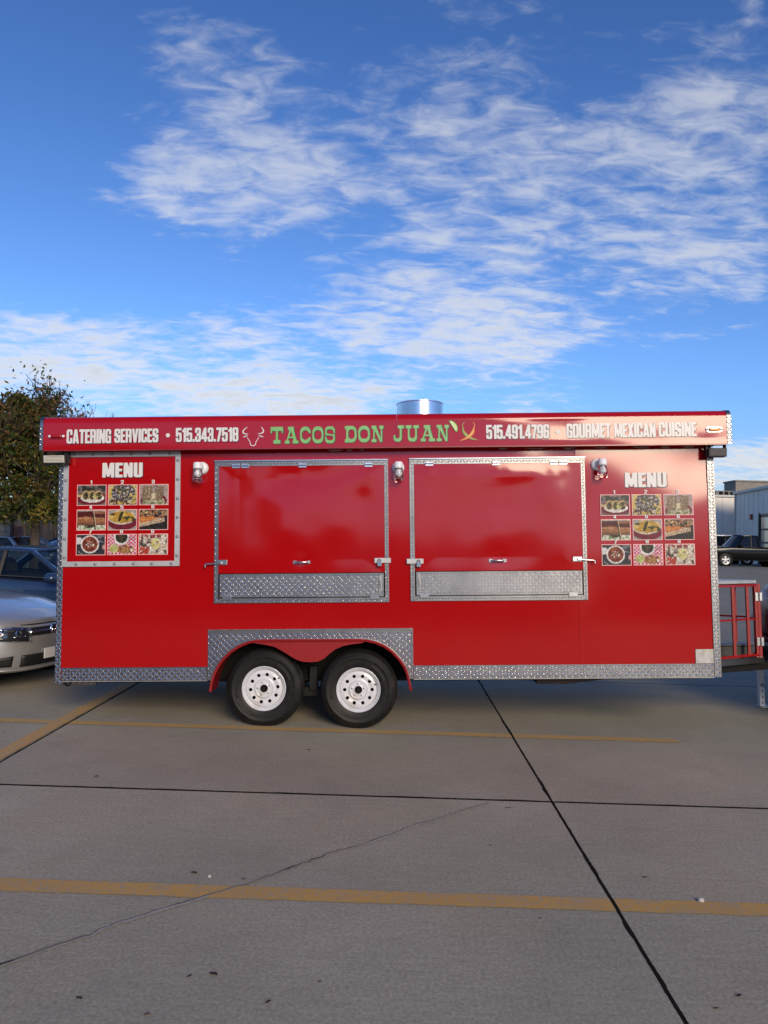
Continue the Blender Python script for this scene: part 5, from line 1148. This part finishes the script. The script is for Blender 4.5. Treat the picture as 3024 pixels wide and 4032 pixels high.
# --- pale metal building at the right
mat('metal_siding', (.80,.76,.66), .6, noise=(1.3, (.74,.70,.61), .4, .6)); mat('siding_trim', (.50,.50,.46), .5); mat('taupe', (.25,.23,.20), .8, noise=(2, (.21,.195,.17), .4, .6)); mat('door_dark', (.02,.022,.024), .4); mat('fire_red', (.25,.02,.02), .4); mat('window_pane', (.10,.11,.10), .1, coat=1); mat('roof_unit', (.16,.15,.15), .6)
def building():
    g0 = .60
    c = at(2898, 1937, 58); xw, yw, ze = c[0], c[1], c[2]; e = at(3024, 1915, 51.5)
    root = thing('metal_building', 'pale grey metal clad building with eave gutter behind the parked trucks', 'building', (xw, yw, 0))
    dirv = np.array([e[0]-xw, e[1]-yw]); dl = np.linalg.norm(dirv); dirv /= dl; nr = np.array([-dirv[1], dirv[0]]);
    if nr[0] > 0: nr = -nr                                     # outward, to the left
    LN = 17.0
    def W(s, o, z): return (dirv[0]*s+nr[0]*o, dirv[1]*s+nr[1]*o, z)
    def wbox(s0, s1, o0, o1, z0, z1): return MB().add([W(s0,o0,z0),W(s1,o0,z0),W(s1,o1,z0),W(s0,o1,z0),W(s0,o0,z1),W(s1,o0,z1),W(s1,o1,z1),W(s0,o1,z1)], [(0,3,2,1),(4,5,6,7),(0,1,5,4),(1,2,6,5),(2,3,7,6),(3,0,4,7)])
    obj('wall_core', wbox(.02, LN, -.06, -12, 0, ze-.05), 'metal_siding', root)
    ds0 = None
    f = lambda px: (at(px, 2000, 55)[0]-0)
    # find door position along the wall by its pixel
    def s_of(px):
        lo, hi = 0.0, LN
        for _ in range(50):
            m = (lo+hi)/2; q = np.array([xw+dirv[0]*m, yw+dirv[1]*m, 2.0]); d = CR.T @ (q-CP); x = PW/2+FPX*d[0]/d[1]
            lo, hi = (m, hi) if x < px else (lo, m)
        return lo
    s0 = s_of(2990); s1 = s0+3.2
    n = int(LN/.95)
    for i in range(n):
        a, b = i*.95+.006, (i+1)*.95-.006
        if b > s0 and a < s1:
            obj('siding_panel', wbox(a, b, -.055, 0, 4.1, ze-.2), 'metal_siding', root)
        else: obj('siding_panel', wbox(a, b, -.055, 0, g0-.3, ze-.2), 'metal_siding', root)
        obj('panel_rib', wbox(b-.02, b+.02, .001, .025, g0-.3 if not (b > s0 and a < s1) else 4.1, ze-.2), 'metal_siding', root)
    obj('gutter', wbox(-.2, LN, -.05, .18, ze-.195, ze), 'siding_trim', root, bev=.02); obj('downspout', wbox(-.06, .06, .002, .10, g0, ze-.2), 'siding_trim', root)
    d = obj('dock_door', wbox(s0+.02, s1, -.055, -.030, g0, 4.08), 'door_dark', root); obj('door_frame', wbox(s0-.10, s0+.02, -.1, .04, g0, 4.2), 'door_dark', root)
    for z in (1.3, 2.2, 3.1): obj('door_pane', wbox(s0+.25, s1-.2, -.029, -.020, z, z+.75), 'window_pane', d)
    sa = s_of(2958); obj('alarm_box', wbox(sa-.0, sa+.32, .027, .15, 3.75, 4.15), 'fire_red', root, bev=.02)
    sb = s_of(2925); obj('utility_shelf', wbox(sb, sb+2.0, .027, .12, 2.45, 2.55), 'siding_trim', root)
    # rear wing facing the camera
    y2 = 60.0; p0, p1 = at(2730, 1952, y2), at(2910, 1952, y2); zt = at(2850, 1952, y2)[2]
    wing = thing('rear_wing', 'low pale metal wing behind the utility vehicle, rooftop unit on top', 'building', (p0[0], y2, 0)); wl = p1[0]-p0[0]
    obj('wall_core', MB().box(0, wl, .06, 8, 0, zt-.1), 'metal_siding', wing)
    m = int(wl/1.15)
    for i in range(m+1): obj('siding_panel', MB().box(i*1.15+.012, min(wl, (i+1)*1.15-.012), 0, .055, .3, zt-.12), 'metal_siding', wing)
    obj('eave', MB().box(-.1, wl, -.12, .3, zt-.11, zt+.06), 'siding_trim', wing, bev=.02)
    u0, u1 = at(2819, 1931, 62), at(2893, 1950, 62); ru = obj('rooftop_unit', MB().box(u0[0]-p0[0], u1[0]-p0[0], 2, 3.2, zt-.05, u0[2]), 'roof_unit', wing, bev=.03)
    for k_ in range(3): xx = u0[0]-p0[0]+.25+k_*.45; obj('vent_louvre', MB().box(xx, xx+.3, 1.97, 1.999, zt+.1, u0[2]-.08), 'under', ru)
    # taller block behind
    q = at(2897, 1890, 72); tb = thing('tall_block', 'taupe flat roofed block rising behind the metal building', 'building', (q[0], 72, 0))
    obj('wall', MB().box(0, 26, 0, 2.5, 0, q[2]-.15), 'taupe', tb); obj('parapet', MB().box(-.1, 26.1, -.1, 2.6, q[2]-.149, q[2]), 'taupe', tb, bev=.03)
building()
# --- the buildings across the lot behind the photographer, seen only as reflections in the red skin
mat('stucco', (.23,.20,.17), .9, noise=(1.5, (.20,.175,.15), .4, .6)); mat('shop_glass', (.03,.035,.04), .08, coat=1)
def behind(x0, x1, y, h, label):
    b = thing('shop_building', label, 'building', (x0, y, 0), 0, 'buildings across the lot'); w = x1-x0
    obj('wall', MB().box(0, w, -8, 0, 0, h-.4), 'stucco', b); obj('parapet', MB().box(-.15, w+.15, -8.1, .15, h-.399, h), 'stucco', b, bev=.03)
    n = int(w/4)
    for i in range(n): 
        f = obj('window', MB().box(i*4+.6, i*4+3.4, .002, .06, .5, 2.7), 'siding_trim', b); obj('pane', MB().box(i*4+.7, i*4+3.3, .061, .07, .6, 2.6), 'shop_glass', f)
behind(-48, -8.5, -22, 7.6, 'two storey stucco shop building across the lot'); behind(-8.3, 9, -24, 3.7, 'low stucco shop building across the lot'); behind(14, 62, -34, 4.0, 'long low stucco warehouse at the far end of the lot')
